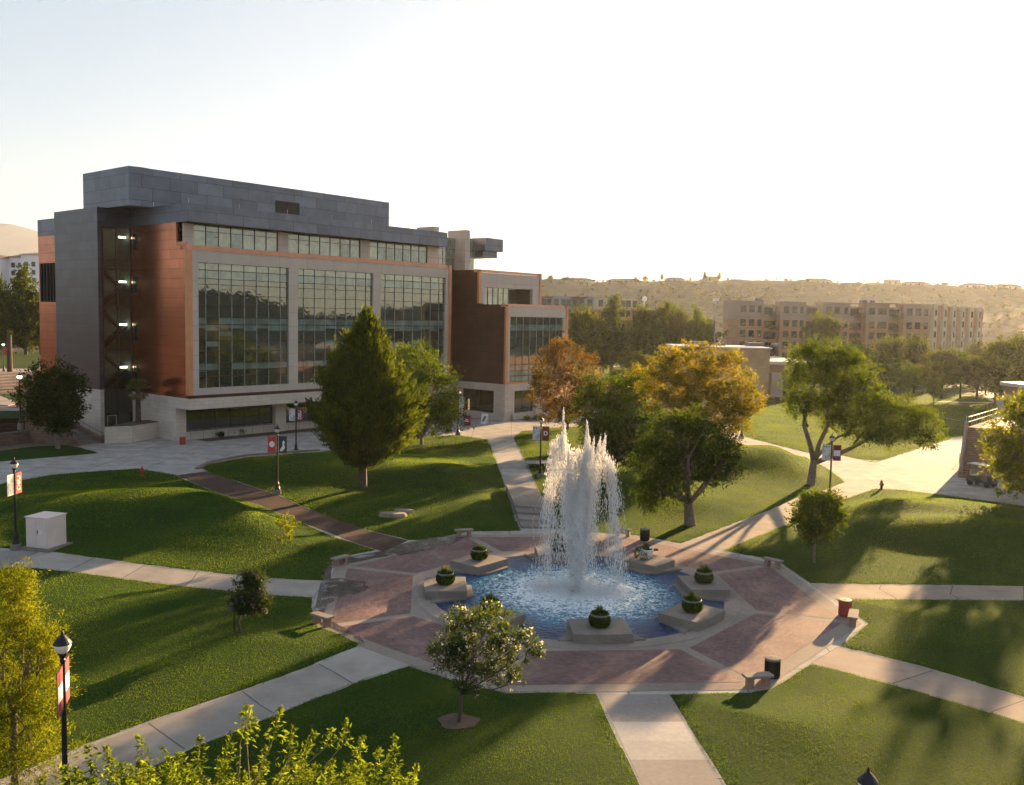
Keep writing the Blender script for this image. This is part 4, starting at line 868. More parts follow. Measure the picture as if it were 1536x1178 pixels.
tl = [tuple(at(x, y, 2.25)[:2]) for x, y in [(-100, 640), (0, 628), (70, 628), (72, 614), (0, 616), (-100, 625)]]
struct(MB().prism(tl, 2.2, 2.25).build('lawn', MT['turf']))
tl = [tuple(at(x, y, 2.25)[:2]) for x, y in [(-100, 612), (0, 606), (50, 602), (30, 590), (-100, 596)]]
struct(MB().prism(tl, 2.2, 2.25).build('lawn', MT['turf']))
tl = [tuple(at(x, y, 2.25)[:2]) for x, y in [(-100, 553), (0, 552), (58, 552), (62, 528), (0, 527), (-100, 527)]]
struct(MB().prism(tl, 2.2, 2.25).build('lawn', MT['turf']))
for q_ in ([(-80, 592), (0, 594), (30, 605), (12, 608), (-80, 603)], [(-100, 612), (60, 612), (62, 616), (-100, 617)], [(-100, 555), (60, 553), (60, 558), (-100, 562)]):
    struct(MB().prism([tuple(at(x, y, 2.27)[:2]) for x, y in q_], 2.19, 2.27).build('path', MT['conc']))
r = thing('terrace_steps', 'broad shallow grey steps on the far left terrace by the palm', 'steps')
for k in range(7):
    a_, b__ = at(-30, 590 - k * 3.4, 2.3), at(24 + k * 1.2, 586 - k * 3.4, 2.3)
    MB().bar((a_[0], a_[1], 2.28 + k * .14), (b__[0], b__[1], 2.28 + k * .14), .9, .16).build('step', MT['conc_ped'], r)
# fence of the ramp
r = thing('ramp_railing', 'dark railing of thin bars along the ramp at the left', 'railing'); mb = MB(); mc = MB()
for k in range(41):
    p = Q0 + (Q2 - Q0) * k / 40 if k < 0 else P1 + (P2 - P1) * k / 40; mb.tube([(p[0], p[1], 1.2), (p[0], p[1], 2.1)], .02, 5)
mb.build('bars', MT['rustrail'], r); MB().tube([(P1[0], P1[1], 2.1), (P2[0], P2[1], 2.1)], .035, 6).build('handrail', MT['rustrail'], r)
def stairs(name, label, A, Bv, up, n, rise, width_vec, mat, rails=True, side='brickw', rail_mat='rustrail', parapet=.9):
    # A: foot (left), up: horizontal run per step, width_vec: towards the right foot
    r = thing(name, label, 'stairs'); A = np.array(A, float)[:2]; up = np.array(up, float); wv = np.array(width_vec, float); mb = MB()
    for k in range(n):
        a = A + up * k; q = [a, a + wv, a + wv + up * (n - k), a + up * (n - k)]
        if (q[1] - q[0])[0] * (q[2] - q[1])[1] - (q[1] - q[0])[1] * (q[2] - q[1])[0] < 0: q = q[::-1]
        mb.prism([tuple(p) for p in q], k * rise, (k + 1) * rise)
    mb.build('steps', MT[mat], r)
    wn = wv / np.linalg.norm(wv)
    for s, base in ((0, A - wn * .18), (1, A + wv + wn * .18)):
        mb = MB(); a = base; b_ = base + up * n; t = .16
        V = [(*(a - wn * t), -.02), (*(a + wn * t), -.02), (*(b_ + wn * t), -.02), (*(b_ - wn * t), -.02), (*(a - wn * t), parapet * .6), (*(a + wn * t), parapet * .6), (*(b_ + wn * t), n * rise + parapet * .6), (*(b_ - wn * t), n * rise + parapet * .6)]
        mb.add(V, [(3, 2, 1, 0), (4, 5, 6, 7), (0, 1, 5, 4), (1, 2, 6, 5), (2, 3, 7, 6), (3, 0, 4, 7)]); mb.build('side_wall', MT[side], r)
        if rails:
            mb = MB(); h = parapet * .6
            mb.tube([(*a, h + .5), (*b_, n * rise + h + .5)], .03, 6)
            for k in range(0, n + 1, 2): p = a + up * k; mb.tube([(*p, k * rise + h), (*p, k * rise + h + .5)], .02, 5)
            mb.build('handrail', MT[rail_mat], r)
    return r
A = at(121, 669); Bq = at(152, 665); nrm = np.array([-(Bq - A)[1], (Bq - A)[0]]); nrm /= np.linalg.norm(nrm)
stairs('stair_flight', 'grey concrete steps between rust coloured railings beside the palm planter', A, None, nrm * .36 + np.array([-.10, 0]), 16, .16, (Bq - A)[:2], 'conc_ped', True, 'ret')
r = thing('palm_planter', 'square concrete planter box holding the fan palm', 'planter')
PL = [at(157, 666), at(198, 664), at(198, 664) + np.array([2.2, 6.5, 0]), at(157, 666) + np.array([1.0, 6.5, 0])]
MB().prism([tuple(p[:2]) for p in PL], 0, 1.75).build('planter_wall', MT['stone'], r)
c = sum(PL) / 4; MB().prism([tuple((p * .94 + c * .06)[:2]) for p in PL], 1.70, 1.80).build('soil', MT['mulch'], r)

# ------------------------------------------------------------------ east side: brick stairs, upper terrace, brick hall, cart
A = at(1443, 717); Bw = np.array([4.6, -2.3]); upv = np.array([.16, .30])
stairs('brick_stairs', 'brick stairs with solid side walls climbing to the right edge', A, None, upv, 24, .165, Bw, 'brickw', True, 'brickw', 'steel', .9)
top = A[:2] + upv * 24
tp = [tuple(top), tuple(top + Bw), tuple(top + Bw + (60, -20)), tuple(top + (75, 60)), tuple(top + (8, 10))]
o = MB().prism(tp, 0, 3.95).build('upper_terrace', MT['brickw']); tag(o, 'brick terrace at the head of the right hand stairs', 'terrace')
r = thing('terrace_railing', 'pale steel railing along the brick terrace above the stairs', 'railing'); mb = MB()
e0, e1 = np.array(tp[0]), np.array(tp[4])
for h in (.5, 1.0): mb.tube([(*e0, 3.95 + h), (*e1, 3.95 + h)], .035, 6)
for k in range(12): q = e0 + (e1 - e0) * k / 11; mb.tube([(*q, 3.9), (*q, 4.95)], .03, 5)
mb.build('rails', MT['steel'], r)
r = thing('foot_railing', 'low steel railing at the foot of the brick stairs', 'railing'); p = at(1439, 694)
mb = MB(); mb.tube([(p[0], p[1], 0), (p[0], p[1], 1), (p[0] + 1.6, p[1] + 1.2, 1), (p[0] + 1.6, p[1] + 1.2, 0)], .04, 6); mb.tube([(p[0] + 1.8, p[1] - .6, 0), (p[0] + 1.8, p[1] - .6, 1), (p[0] + 3.0, p[1] + .5, 1), (p[0] + 3.0, p[1] + .5, 0)], .04, 6); mb.build('rails', MT['steel'], r)
r = thing('brick_hall', 'low red brown brick building with a white flat roof at the right edge', 'building')
hx, hy = 68.8, 106.0; hz = 6.3
MB().box(hx, hx + 40, hy, hy + 24, 0, hz - .5).build('wall', MT['brickw'], r); MB().box(hx - .5, hx + 40.5, hy - .5, hy + 24.5, hz - .5, hz).build('roof', MT['roofw'], r)
for k in range(4): MB().box(hx + 5 + k * 6, hx + 7.5 + k * 6, hy - .06, hy + .02, 3.2, 5.2).build('window', MT['win'], r)
# golf cart
p = at(1472, 729); r = thing('golf_cart', 'small open golf cart with a white canopy parked below the brick stairs', 'golf cart', p, radians(-58))
mb = MB(); mb.prism([(-1.15, -.55), (1.15, -.55), (1.2, -.45), (1.2, .45), (1.15, .55), (-1.15, .55)], .32, .52); mb.prism([(-1.15, -.55), (-.35, -.55), (-.35, .55), (-1.15, .55)], .52, .85, [(-1.1, -.52), (-.38, -.52), (-.38, .52), (-1.1, .52)]); mb.prism([(.75, -.5), (1.2, -.45), (1.2, .45), (.75, .5)], .52, 1.0, [(.7, -.48), (.95, -.42), (.95, .42), (.7, .48)]); mb.build('body', MT['charcoal'], r, bevel=.03)
mb = MB(); mb.box(-.75, -.2, -.52, .52, .85, .98); mb.box(-.85, -.72, -.52, .52, .9, 1.35); mb.build('seat', MT['cream'], r, bevel=.03)
mb = MB()
for x, y in ((-.95, -.5), (-.95, .5), (.75, -.48), (.75, .48)): mb.tube([(x, y, .8), (x * .9, y, 1.85)], .025, 6)
mb.build('canopy_post', MT['black'], r); MB().box(-1.1, .85, -.6, .6, 1.85, 1.94).build('canopy', MT['roofw'], r, bevel=.04)
MB().tube([(.7, .25, .95), (.35, .25, 1.15)], .02, 6).build('steering_column', MT['black'], r)
mb = MB(); mb.box(1.2, 1.22, -.38, -.2, .66, .78); mb.build('headlight', MT['white'], r); mb = MB(); mb.box(1.2, 1.22, .2, .38, .66, .78); mb.build('headlight', MT['white'], r)
for x in (-.75, .8):
    for y in (-.52, .52): MB().tube([(x, y - .1, .24), (x, y + .1, .24)], .24, 16).build('wheel', MT['black'], r)
# red slope with boulders past the east wing
p0 = np.array(bpos(56, -2)); o = None
mb = MB(); rs = np.array([bpos(57, -4), bpos(80, -2), bpos(84, 14), bpos(57, 14)])
mb.add([(*rs[0][:2], .02), (*rs[1][:2], .02), (*rs[2][:2], 4.5), (*rs[3][:2], 4.5), (*rs[2][:2], -.1), (*rs[3][:2], -.1)], [(0, 1, 2, 3), (3, 2, 4, 5), (0, 3, 5), (1, 4, 2)]); struct(mb.build('hillside', MT['rust']))
for k, (px, py) in enumerate([(797, 608), (806, 604), (813, 601), (802, 598), (818, 596)]):
    p = at(px, py, 1.2); g = np.random.RandomState(k + 5); me = bpy.data.meshes.new('boulder'); bmx = bmesh.new(); bmesh.ops.create_icosphere(bmx, subdivisions=2, radius=1)
    for v in bmx.verts: v.co *= 1 + .25 * g.randn() * .5; v.co = Vector((v.co.x * 1.2, v.co.y * .9, v.co.z * .7))
    bmx.to_mesh(me); bmx.free(); o = finish(me, 'boulder', MT['boulder'], None, p); tag(o, ['lowest left', 'second from left', 'middle', 'upper left', 'rightmost'][k] + ' pale boulder on the red slope past the east wing', 'boulder', 'boulders on the red slope')

# ------------------------------------------------------------------ trees
def crown_mesh(lobes, n, size, seed, clump=.5, per=34, ratio=.45, shell=.45, droop=0, stretch=1.0, up=.25, gap=0):
    g = np.random.RandomState(seed); Lb = np.array(lobes, float)
    wgt = (Lb[:, 3] * Lb[:, 4] + Lb[:, 3] * Lb[:, 5] + Lb[:, 4] * Lb[:, 5]); wgt /= wgt.sum()
    K = max(6, n // per); li = g.choice(len(Lb), K, p=wgt)
    d = g.normal(0, 1, (K, 3)); d /= np.linalg.norm(d, axis=1)[:, None]
    rr = shell + (1 - shell) * g.rand(K) ** .6; rr *= 1 + .20 * g.normal(0, 1, K)
    Cc = Lb[li, :3] + d * rr[:, None] * Lb[li, 3:6]
    cs = clump * g.uniform(.4, 1.25, K)
    cnt = g.poisson(per * g.uniform(.45, 1.5, K)); idx = np.repeat(np.arange(K), cnt); N = len(idx)
    off = g.normal(0, 1, (N, 3)) * cs[idx][:, None] * (.62, .62, .5 * stretch)
    P = Cc[idx] + off
    out = d[idx] * .7 + off / (cs[idx][:, None] + 1e-6) * .5 + (0, 0, up - droop)
    return leaf_quads(P, out, size, ratio, g, .55), Cc, li
def limb(a, b, g, bow=.12, n=5):
    a = np.array(a, float); b = np.array(b, float); ln = np.linalg.norm(b - a); m_ = g.normal(0, bow * ln, 3); m_[2] = abs(m_[2]) * .4
    return [a + (b - a) * t + m_ * sin(pi * t) for t in np.linspace(0, 1, n)]
def tree(name, label, base, lobes, leaf, n, size, seed, bark='bark', r0=.22, clump=.5, fork=None, trunk=None, cat='tree', group=None, depth=.85, dys=None, flowers=None, limbs=True, **kw):
    """lobes in pixels (x, y, rx, ry[, offset away in metres]) measured at the distance of the trunk"""
    base = np.array(base, float); Y = base[1]; LB = []
    for q in lobes:
        dy = q[4] if len(q) > 4 else 0
        c = atY(q[0], q[1], Y + dy); s = (Y + dy) / F_PX
        LB.append((*(c - base), q[2] * s, (q[2] + q[3]) / 2 * s * depth, q[3] * s))
    r = thing(name, label, cat, base, 0, group)
    V, Cc, li = crown_mesh(LB, n, size, seed, clump, **kw)
    finish(quads_mesh('crown', V), 'crown', MT[leaf], r)
    g = np.random.RandomState(seed + 99); mb = MB()
    Lb = np.array(LB); zmin = (Lb[:, 2] - Lb[:, 5]).min(); cen = np.average(Lb[:, :3], axis=0, weights=Lb[:, 3] ** 2)
    fz = max(.35, zmin + .15 * abs(zmin)) if fork is None else fork
    fk = np.array([cen[0] * .25 * min(1, fz / 2), cen[1] * .2, fz])
    if trunk is None: trunk = [(0, 0, -.15), (0, 0, .05), tuple(fk * .5 + np.array([g.normal(0, .05), 0, 0])), tuple(fk)]
    fk = np.array(trunk[-1])
    k = len(trunk); mb.tube(trunk, [r0 * 1.35] + [r0 * (1.1 - .4 * i / (k - 1)) for i in range(1, k)], 9)
    if limbs:
        for i, q in enumerate(Lb):
            tip = q[:3] + (0, 0, q[5] * .3); P = limb(fk, tip, g); rl = r0 * (.52 if len(Lb) < 6 else .42)
            mb.tube(P, list(np.linspace(rl, rl * .18, len(P))), 6)
            own = np.where(li == i)[0]
            for j in own[:max(3, min(9, len(own)))]:
                st = P[g.randint(2, 4)]; Q = limb(st, Cc[j], g, .08, 4); mb.tube(Q, [rl * .32, rl * .22, rl * .13, rl * .05], 5)
    mb.build('trunk', MT[bark], r, smooth=True)
    if flowers:
        sel = g.choice(len(V) // 4, flowers[1]); P = V.reshape(-1, 4, 3)[sel].mean(1)
        P = np.repeat(P, 4, 0) + g.normal(0, .05, (len(P) * 4, 3))
        finish(quads_mesh('blossom', leaf_quads(P, g.normal(0, 1, (len(P), 3)), flowers[2], .8, g)), 'blossom', MT[flowers[0]], r)
    return r
# the big conifer: whorls of upswept boughs
b0 = on_ground(544, 730); Y = b0[1]; s = Y / F_PX
r = thing('conifer_tree', 'tall dense dark green conifer on the middle lawn before the glass front', 'tree', b0)
g = np.random.RandomState(5); Ps = []; Ds = []; mb = MB()
prof = [(.0, 30), (.06, 58), (.16, 78), (.28, 84), (.40, 76), (.52, 62), (.64, 50), (.76, 36), (.87, 21), (.95, 10), (1.0, 2)]
Ht = 268 * s
mb.tube([(0, 0, -.2), (0, 0, .1), (0, 0, 2.0), (.1, 0, Ht * .5), (.15, 0, Ht * .93)], [.48, .36, .30, .18, .03], 9)
for i in range(820):
    h = g.beta(1.15, 1.35); rad = np.interp(h, [p[0] for p in prof], [p[1] for p in prof]) * s * g.uniform(.62, 1.08)
    a = g.uniform(0, 2 * pi); rad *= 1 + .16 * sin(3 * a + 6 * h) + .1 * sin(5 * a - 9 * h)
    z1 = 1.9 + h * (Ht - 1.9); z0 = z1 - (.30 + .65 * h) * rad; lean = np.array([.25 + .1 * h, 0, 0])
    tip = np.array([rad * cos(a), rad * sin(a) * .9, z1]) + lean * h; st = np.array([.1 * h, 0, max(1.6, z0)])
    m_ = 26 + int(26 * rad); t = g.uniform(.42, 1.03, m_)[:, None]
    P = st + (tip - st) * t + (0, 0, 1) * (t ** 2) * .25 * rad + g.normal(0, 1, (m_, 3)) * (.10 + .13 * (1.2 - t)) * (1, 1, 1.2)
    Ps.append(P); dd = (tip - st) / np.linalg.norm(tip - st); Ds.append(np.tile(dd * .8 + (0, 0, .7), (m_, 1)))
    if i % 6 == 0: mb.tube([st, st + (tip - st) * .8], [.05, .012], 5)
V = leaf_quads(np.concatenate(Ps), np.concatenate(Ds), .34, .32, g, .35)
finish(quads_mesh('crown', V), 'crown', MT['lf_pine'], r); mb.build('trunk', MT['bark_d'], r, smooth=True)
tree('broadleaf_tree', 'mid green broadleaf tree standing right behind the tall conifer', at(632, 668), [(622, 545, 34, 34), (648, 588, 42, 42), (640, 628, 46, 30), (600, 600, 40, 50), (668, 620, 18, 22)], 'lf_green', 24000, .27, 21, clump=.55)
tree('autumn_tree', 'rusty orange autumn tree in front of the east wing', at(852, 645), [(845, 530, 26, 28), (822, 556, 30, 30), (868, 556, 30, 30), (842, 590, 44, 34), (885, 590, 26, 34), (815, 580, 20, 22), (845, 618, 30, 20)], 'lf_orange', 21000, .27, 22, clump=.5, gap=1)
tree('golden_tree', 'largest tree with golden leaves, behind the dark willow', at(1050, 690), [(1035, 548, 55, 36), (1082, 570, 50, 42), (995, 575, 38, 36), (1115, 596, 32, 28), (1060, 615, 62, 36), (1015, 612, 46, 40), (1096, 632, 34, 26), (1050, 640, 50, 24)], 'lf_gold', 36000, .27, 23, r0=.32, clump=.5)
tree('broadleaf_tree', 'green tree between the orange and the golden tree', at(925, 672), [(915, 590, 42, 32), (955, 590, 36, 28), (890, 612, 34, 32), (940, 622, 44, 30), (898, 642, 28, 20)], 'lf_green', 21000, .27, 24, clump=.5)
tree('small_autumn_tree', 'small orange tinted tree top between the green and golden trees', at(965, 655), [(960, 562, 24, 16), (972, 578, 22, 18), (950, 585, 20, 18)], 'lf_gold', 3500, .32, 25, clump=.5)
tree('willow_tree', 'dark green drooping willow with a thick forked trunk behind the plaza', on_ground(1035, 787), [(1008, 655, 46, 38), (1058, 668, 40, 36), (1090, 686, 23, 36), (1070, 706, 30, 20), (985, 690, 34, 40), (1000, 722, 34, 34), (975, 740, 24, 24), (1030, 640, 40, 24), (1035, 700, 44, 34)], 'lf_willow', 36000, .22, 26, r0=.42, clump=.42, droop=.6, fork=1.5, ratio=.36)
tree('willow_tree', 'dark green willow whose wide crown rises behind the spray', on_ground(905, 722), [(920, 646, 34, 28), (955, 642, 34, 30), (895, 668, 20, 26), (945, 676, 44, 30), (980, 662, 24, 26), (912, 690, 14, 12)], 'lf_willow', 24000, .24, 27, r0=.3, clump=.45, droop=.5, ratio=.36)
bb = on_ground(1216, 727); Y = bb[1]
def rel(px, py, dy=0): return tuple(atY(px, py, Y + dy) - bb)
r = tree('leaning_tree', 'big bright green tree with one limb leaning far out to the right', bb, [(1242, 534, 44, 24), (1212, 548, 28, 30), (1275, 558, 38, 34), (1225, 582, 48, 38), (1285, 594, 38, 30), (1200, 606, 24, 24), (1250, 612, 30, 22), (1322, 612, 36, 24, 1), (1350, 628, 46, 34, 1), (1385, 638, 28, 30, 1), (1300, 640, 40, 24, -1), (1335, 652, 40, 18, -1), (1392, 658, 16, 16, 0), (1262, 632, 22, 20)], 'lf_big', 47000, .23, 28, r0=.38, clump=.46, trunk=[rel(1216, 732), rel(1216, 727), rel(1219, 705), rel(1221, 690)], limbs=False, ratio=.4, droop=.2)
g = np.random.RandomState(4); mb = MB()
for path, r0_ in (([(1221, 692), (1215, 668), (1208, 640), (1212, 605), (1222, 570), (1235, 545)], .24), ([(1221, 692), (1228, 665), (1238, 640), (1245, 610), (1262, 580), (1275, 560)], .22), ([(1208, 640), (1200, 615), (1198, 600)], .10), ([(1222, 690), (1240, 672), (1262, 655), (1290, 645)], .16), ([(1224, 694), (1250, 682), (1280, 670), (1305, 655), (1330, 655), (1345, 640)], .23), ([(1305, 655), (1330, 640), (1360, 628)], .12), ([(1330, 655), (1360, 650), (1385, 645)], .10), ([(1245, 610), (1240, 580), (1225, 560)], .1), ([(1262, 580), (1290, 585)], .08), ([(1280, 670), (1300, 640), (1320, 612)], .10)):
    P = [np.array(rel(*q)) + g.normal(0, .12, 3) for q in path]; mb.tube(P, list(np.linspace(r0_, r0_ * .35, len(P))), 7)
mb.build('limb', MT['bark'], r, smooth=True)
tree('young_tree', 'small dark leafed young tree alone on the right lawn', on_ground(1221, 844), [(1224, 766, 30, 26), (1242, 748, 20, 14), (1206, 782, 20, 18), (1250, 778, 18, 18), (1228, 800, 24, 13), (1212, 752, 16, 12)], 'lf_green', 9500, .19, 29, 'bark', .085, .32, ratio=.42)
tree('vitex_tree', 'small dark sage tree with lilac flower tips beside a stake', on_ground(360, 949), [(375, 886, 24, 26), (358, 900, 16, 18), (388, 898, 15, 18), (372, 912, 24, 11), (382, 866, 12, 14)], 'lf_vitex', 6000, .16, 30, 'bark_d', .06, .22, flowers=('lilac', 60, .14), ratio=.28, group=None)
p = on_ground(351, 948); o = MB().tube([(0, 0, -.1), (0, 0, 1.35)], .03, 6).build('tree_stake', MT['black'], None, p); tag(o, 'thin dark stake beside the small lilac tipped tree', 'stake')
tree('yellow_shrub', 'airy yellow lit shrub on the west lawn near the dark path', on_ground(415, 828), [(432, 782, 14, 13), (424, 795, 12, 14), (440, 792, 9, 12), (430, 806, 10, 9)], 'lf_yel', 1300, .13, 31, 'bark', .03, .20, ratio=.25)
tree('oleander_tree', 'flowering tree with white blossoms in front of the pool', on_ground(688, 1084), [(690, 960, 44, 36), (735, 940, 40, 30), (665, 985, 26, 28), (720, 985, 50, 30), (775, 968, 34, 26), (700, 925, 26, 20), (760, 1005, 26, 20), (712, 1020, 34, 18), (803, 975, 14, 14)], 'lf_ole', 8200, .17, 32, 'bark_d', .075, .22, flowers=('flower', 300, .085), ratio=.26, fork=1.0)
p = on_ground(688, 1083); mb = MB(); mb.poly([(p[0] + .70 * cos(a) * (1 + .10 * sin(5 * a)), p[1] + .62 * sin(a) * (1 + .1 * cos(3 * a)), p[2] + .03) for a in np.linspace(0, 2 * pi, 41)[:-1]]); struct(mb.build('bare_soil', MT['mulch']))
tree('shade_tree', 'dark olive shade tree beside the steps at the left', on_ground(87, 673), [(78, 572, 40, 26), (50, 592, 26, 26), (104, 588, 24, 32), (82, 606, 40, 28), (100, 622, 20, 20), (58, 620, 22, 18), (88, 640, 18, 14)], 'lf_dark', 20000, .27, 33, r0=.26, clump=.5, bark='bark')
# foreground: the feathery tree at the left edge
bb = atY(25, 1178, 25.6); bb[2] = 0
tree('feathery_tree', 'near feathery yellow tree filling the bottom left edge', bb, [(20, 880, 34, 40), (60, 960, 40, 40), (-20, 960, 60, 70), (58, 1040, 48, 54), (10, 1060, 60, 70), (50, 1135, 62, 54), (70, 985, 30, 34), (-40, 1120, 60, 80), (30, 920, 30, 40)], 'lf_yel', 56000, .095, 34, r0=.12, clump=.17, ratio=.22, per=40, shell=.3, fork=2.5)
# foreground: lance leaved tree top along the bottom edge
Y = 18.5; bb = atY(360, 1178, Y); bb[2] = 0
r = thing('lance_leaf_tree', 'nearest tree top with upright shoots of lance shaped leaves along the bottom edge', 'tree', bb)
g = np.random.RandomState(8); Ps = []; Ds = []; mb = MB(); mb.tube([(0, 0, -.2), (0, 0, 1.5), (.1, 0, 3.2)], [.16, .12, .09], 8)
tips = [(125, 1100), (160, 1120), (206, 1104), (245, 1122), (268, 1128), (300, 1106), (345, 1104), (371, 1056), (384, 1075), (421, 1060), (440, 1090), (471, 1100), (498, 1094), (521, 1079), (545, 1105), (592, 1106), (570, 1125), (625, 1150), (110, 1150), (180, 1145), (225, 1150), (330, 1140), (400, 1120), (455, 1135), (500, 1140), (545, 1150), (290, 1160), (60, 1170), (610, 1170), (365, 1160), (140, 1165), (420, 1165), (480, 1170)]
for k in range(190): tips.append((g.uniform(90, 630), g.uniform(1140, 1260)))
for (px, py) in tips:
    tip = atY(px, py, Y + g.uniform(-1.6, 1.6)) - bb; h = g.uniform(.45, 1.05); st = tip - np.array([g.normal(0, .12) + (tip[0]) * .10, g.normal(0, .12), h])
    nn = int(150 * h); t = g.rand(nn)[:, None] ** .85; a = g.uniform(0, 2 * pi, nn); el = .25 + .9 * t[:, 0]
    D = np.stack([np.cos(a) * np.cos(el), np.sin(a) * np.cos(el), np.sin(el) - .75], 1); rad = (.36 - .22 * t)
    Ps.append(st + (tip - st) * t + D * rad * g.uniform(.2, 1, nn)[:, None]); Ds.append(D + (0, 0, .1))
    mb.tube([st, tip - (tip - st) * .25], [.009, .003], 5); q = np.array([.1, 0, 3.2]); mb.tube([q, (q + st) / 2 + g.normal(0, .1, 3), st], [.03, .018, .009], 5)
V = leaf_quads(np.concatenate(Ps), np.concatenate(Ds), .13, .32, g, .4)
finish(quads_mesh('crown', V), 'crown', MT['lf_fore'], r); mb.build('trunk', MT['bark'], r)
# right edge
tree('edge_tree', 'bright yellow green tree at the right edge over the golf cart', at(1545, 752), [(1515, 640, 36, 28), (1540, 610, 40, 24), (1500, 668, 24, 22), (1535, 680, 44, 34), (1505, 700, 22, 20), (1560, 650, 50, 50), (1525, 725, 26, 20), (1580, 700, 50, 40)], 'lf_yel', 22000, .25, 35, r0=.3, clump=.42)
# palms
def palm(label, base, h, rt_, skirt, seed, fr=1.5, n=34, sc=1.0):
    r = thing('palm_tree', label, 'palm', base); g = np.random.RandomState(seed)
    MB().tube([(0, 0, -.1), (0, 0, .3), (0, 0, h * .6), (0, 0, h)], [rt_ * 1.25, rt_, rt_ * .85, rt_ * .8], 10).build('trunk', MT['bark_d'], r)
    def fronds(k, el0, el1, ln, mat, name, z):
        P = []; D = []; mb = MB()
        for i in range(k):
            a = g.uniform(0, 2 * pi); el = g.uniform(el0, el1); d = np.array([cos(a) * cos(el), sin(a) * cos(el), sin(el)]); st = np.array([0, 0, z]); hub = st + d * ln * .55
            mb.tube([st, hub], [.02, .012], 4)
            sd = np.cross(d, (0, 0, 1)); sd /= np.linalg.norm(sd) + 1e-6; u_ = np.cross(sd, d)
            for b_ in np.linspace(-1.25, 1.25, 13):
                dd = d * cos(b_) + sd * sin(b_) - np.array([0, 0, .15]); P.append(hub + dd * ln * .24); D.append(dd)
        V = leaf_quads(np.array(P), np.array(D), ln * .5, .13, g, .06); o = finish(quads_mesh(name, V), name, MT[mat], r); mb.build('frond_stems', MT[mat], o)
    fronds(n, -.1, 1.4, fr, 'lf_palm', 'crown', h)
    if skirt: fronds(n // 2, -1.35, -.5, fr, 'lf_dead', 'dead_fronds', h)
    return r
p = c.copy(); palm('fan palm with dry hanging fronds in the square planter by the stair tower', (p[0], p[1], 1.78), 3.7, .30, True, 3, 1.35)
p = at(15, 562, 1.8); palm('tall bare palm trunk with a small green tuft at the far left', (p[0], p[1], 1.8), 7.2, .5, False, 4, .9, 14)

# archetypes of the trees further off, built once and then copied
def archetype(name, lobes, leaf, n, size, seed, r0, **kw):
    r = thing(name, 'x', 'tree', (0, 0, 0)); V, Cc, li = crown_mesh(lobes, n, size, seed, **kw); finish(quads_mesh('crown', V), 'crown', MT[leaf], r)
    mb = MB(); g = np.random.RandomState(seed); zmin = min(q[2] - q[5] for q in lobes); mb.tube([(0, 0, -.2), (0, 0, zmin + .4)], [r0, r0 * .7], 7)
    for q in lobes: P = limb((0, 0, zmin + .4), q[:3], g); mb.tube(P, list(np.linspace(r0 * .5, .04, 5)), 5)
    mb.build('trunk', MT['bark_d'], r); return r
ARC = {
 'round': archetype('round_tree', [(0, 0, 5.2, 3.6, 3.4, 2.6), (-1.6, .4, 4.2, 2.4, 2.4, 2.0), (1.8, -.3, 4.4, 2.4, 2.4, 2.0), (.2, .2, 6.6, 2.3, 2.3, 1.5)], 'lf_far', 9500, .38, 61, .28, clump=.6),
 'oval': archetype('oval_tree', [(0, 0, 4.0, 2.4, 2.4, 2.2), (.3, 0, 6.0, 2.1, 2.0, 2.0), (-.2, 0, 7.4, 1.4, 1.4, 1.2), (1.2, .4, 4.8, 1.6, 1.6, 1.5)], 'lf_far', 8500, .36, 62, .25, clump=.55),
 'pine': archetype('pine_tree', [(0, 0, 2.6, 2.5, 2.5, 1.3), (.2, 0, 4.2, 2.2, 2.2, 1.3), (-.2, 0, 5.8, 1.7, 1.7, 1.2), (0, 0, 7.2, 1.1, 1.1, 1.0), (.1, 0, 8.3, .5, .5, .7)], 'lf_pine', 9500, .33, 63, .25, clump=.45, up=.5),
 'bright': archetype('spreading_tree', [(0, 0, 4.6, 3.4, 3.2, 2.0), (-2.0, 0, 5.0, 2.0, 2.0, 1.6), (2.0, .5, 5.4, 2.0, 2.0, 1.6), (.4, 0, 6.4, 2.2, 2.2, 1.4)], 'lf_big', 9000, .38, 64, .25, clump=.6),
}
used = set()
def far_tree(kind, label, px, pyb, pyt, wpx=None, group='trees standing beyond the lawns', Y=None, rz=None):
    b0 = at(px, pyb) if Y is None else atY(px, pyb, Y)
    if Y is None and b0[1] > 236: b0 = atY(px, pyb, 236 - 8 * random.random()); b0[2] = 0
    h = atY(px, pyt, b0[1])[2] - b0[2]; h0 = {'round': 8.1, 'oval': 8.6, 'pine': 9.0, 'bright': 7.8}[kind]; w0 = {'round': 8.2, 'oval': 5.4, 'pine': 5.2, 'bright': 8.2}[kind]
    sz = h / h0; sx = sz if wpx is None else wpx / F_PX * b0[1] / w0
    rot = random.uniform(0, 6.28)
    if kind not in used:
        used.add(kind); r = ARC[kind]; r.location = tuple(map(float, b0)); r.scale = (sx, sx, sz); r['label'] = label; r['group'] = group; r.rotation_euler = (0, 0, rot); return r
    return copy_tree(ARC[kind], label, b0, rot, (sx, sx, sz), group)
far_tree('round', 'big round dark tree left of the low tan building', 947, 545, 492, 78)
far_tree('pine', 'tall ragged pine in front of the cream end of the far grey block', 918, 530, 446, 74)
far_tree('round', 'dark broad tree just right of the copper wing', 874, 535, 462, 66)
far_tree('bright', 'yellow lit tree below the pines beside the copper wing', 880, 560, 487, 62)
far_tree('oval', 'green tree with drooping leaves right of the copper wing, lowest of that clump', 900, 565, 512, 40)
far_tree('round', 'dark tree left of the taller dark one beyond the low building', 964, 515, 457, 48)
far_tree('oval', 'dark tall tree in the middle beyond the low tan building', 995, 530, 455, 50)
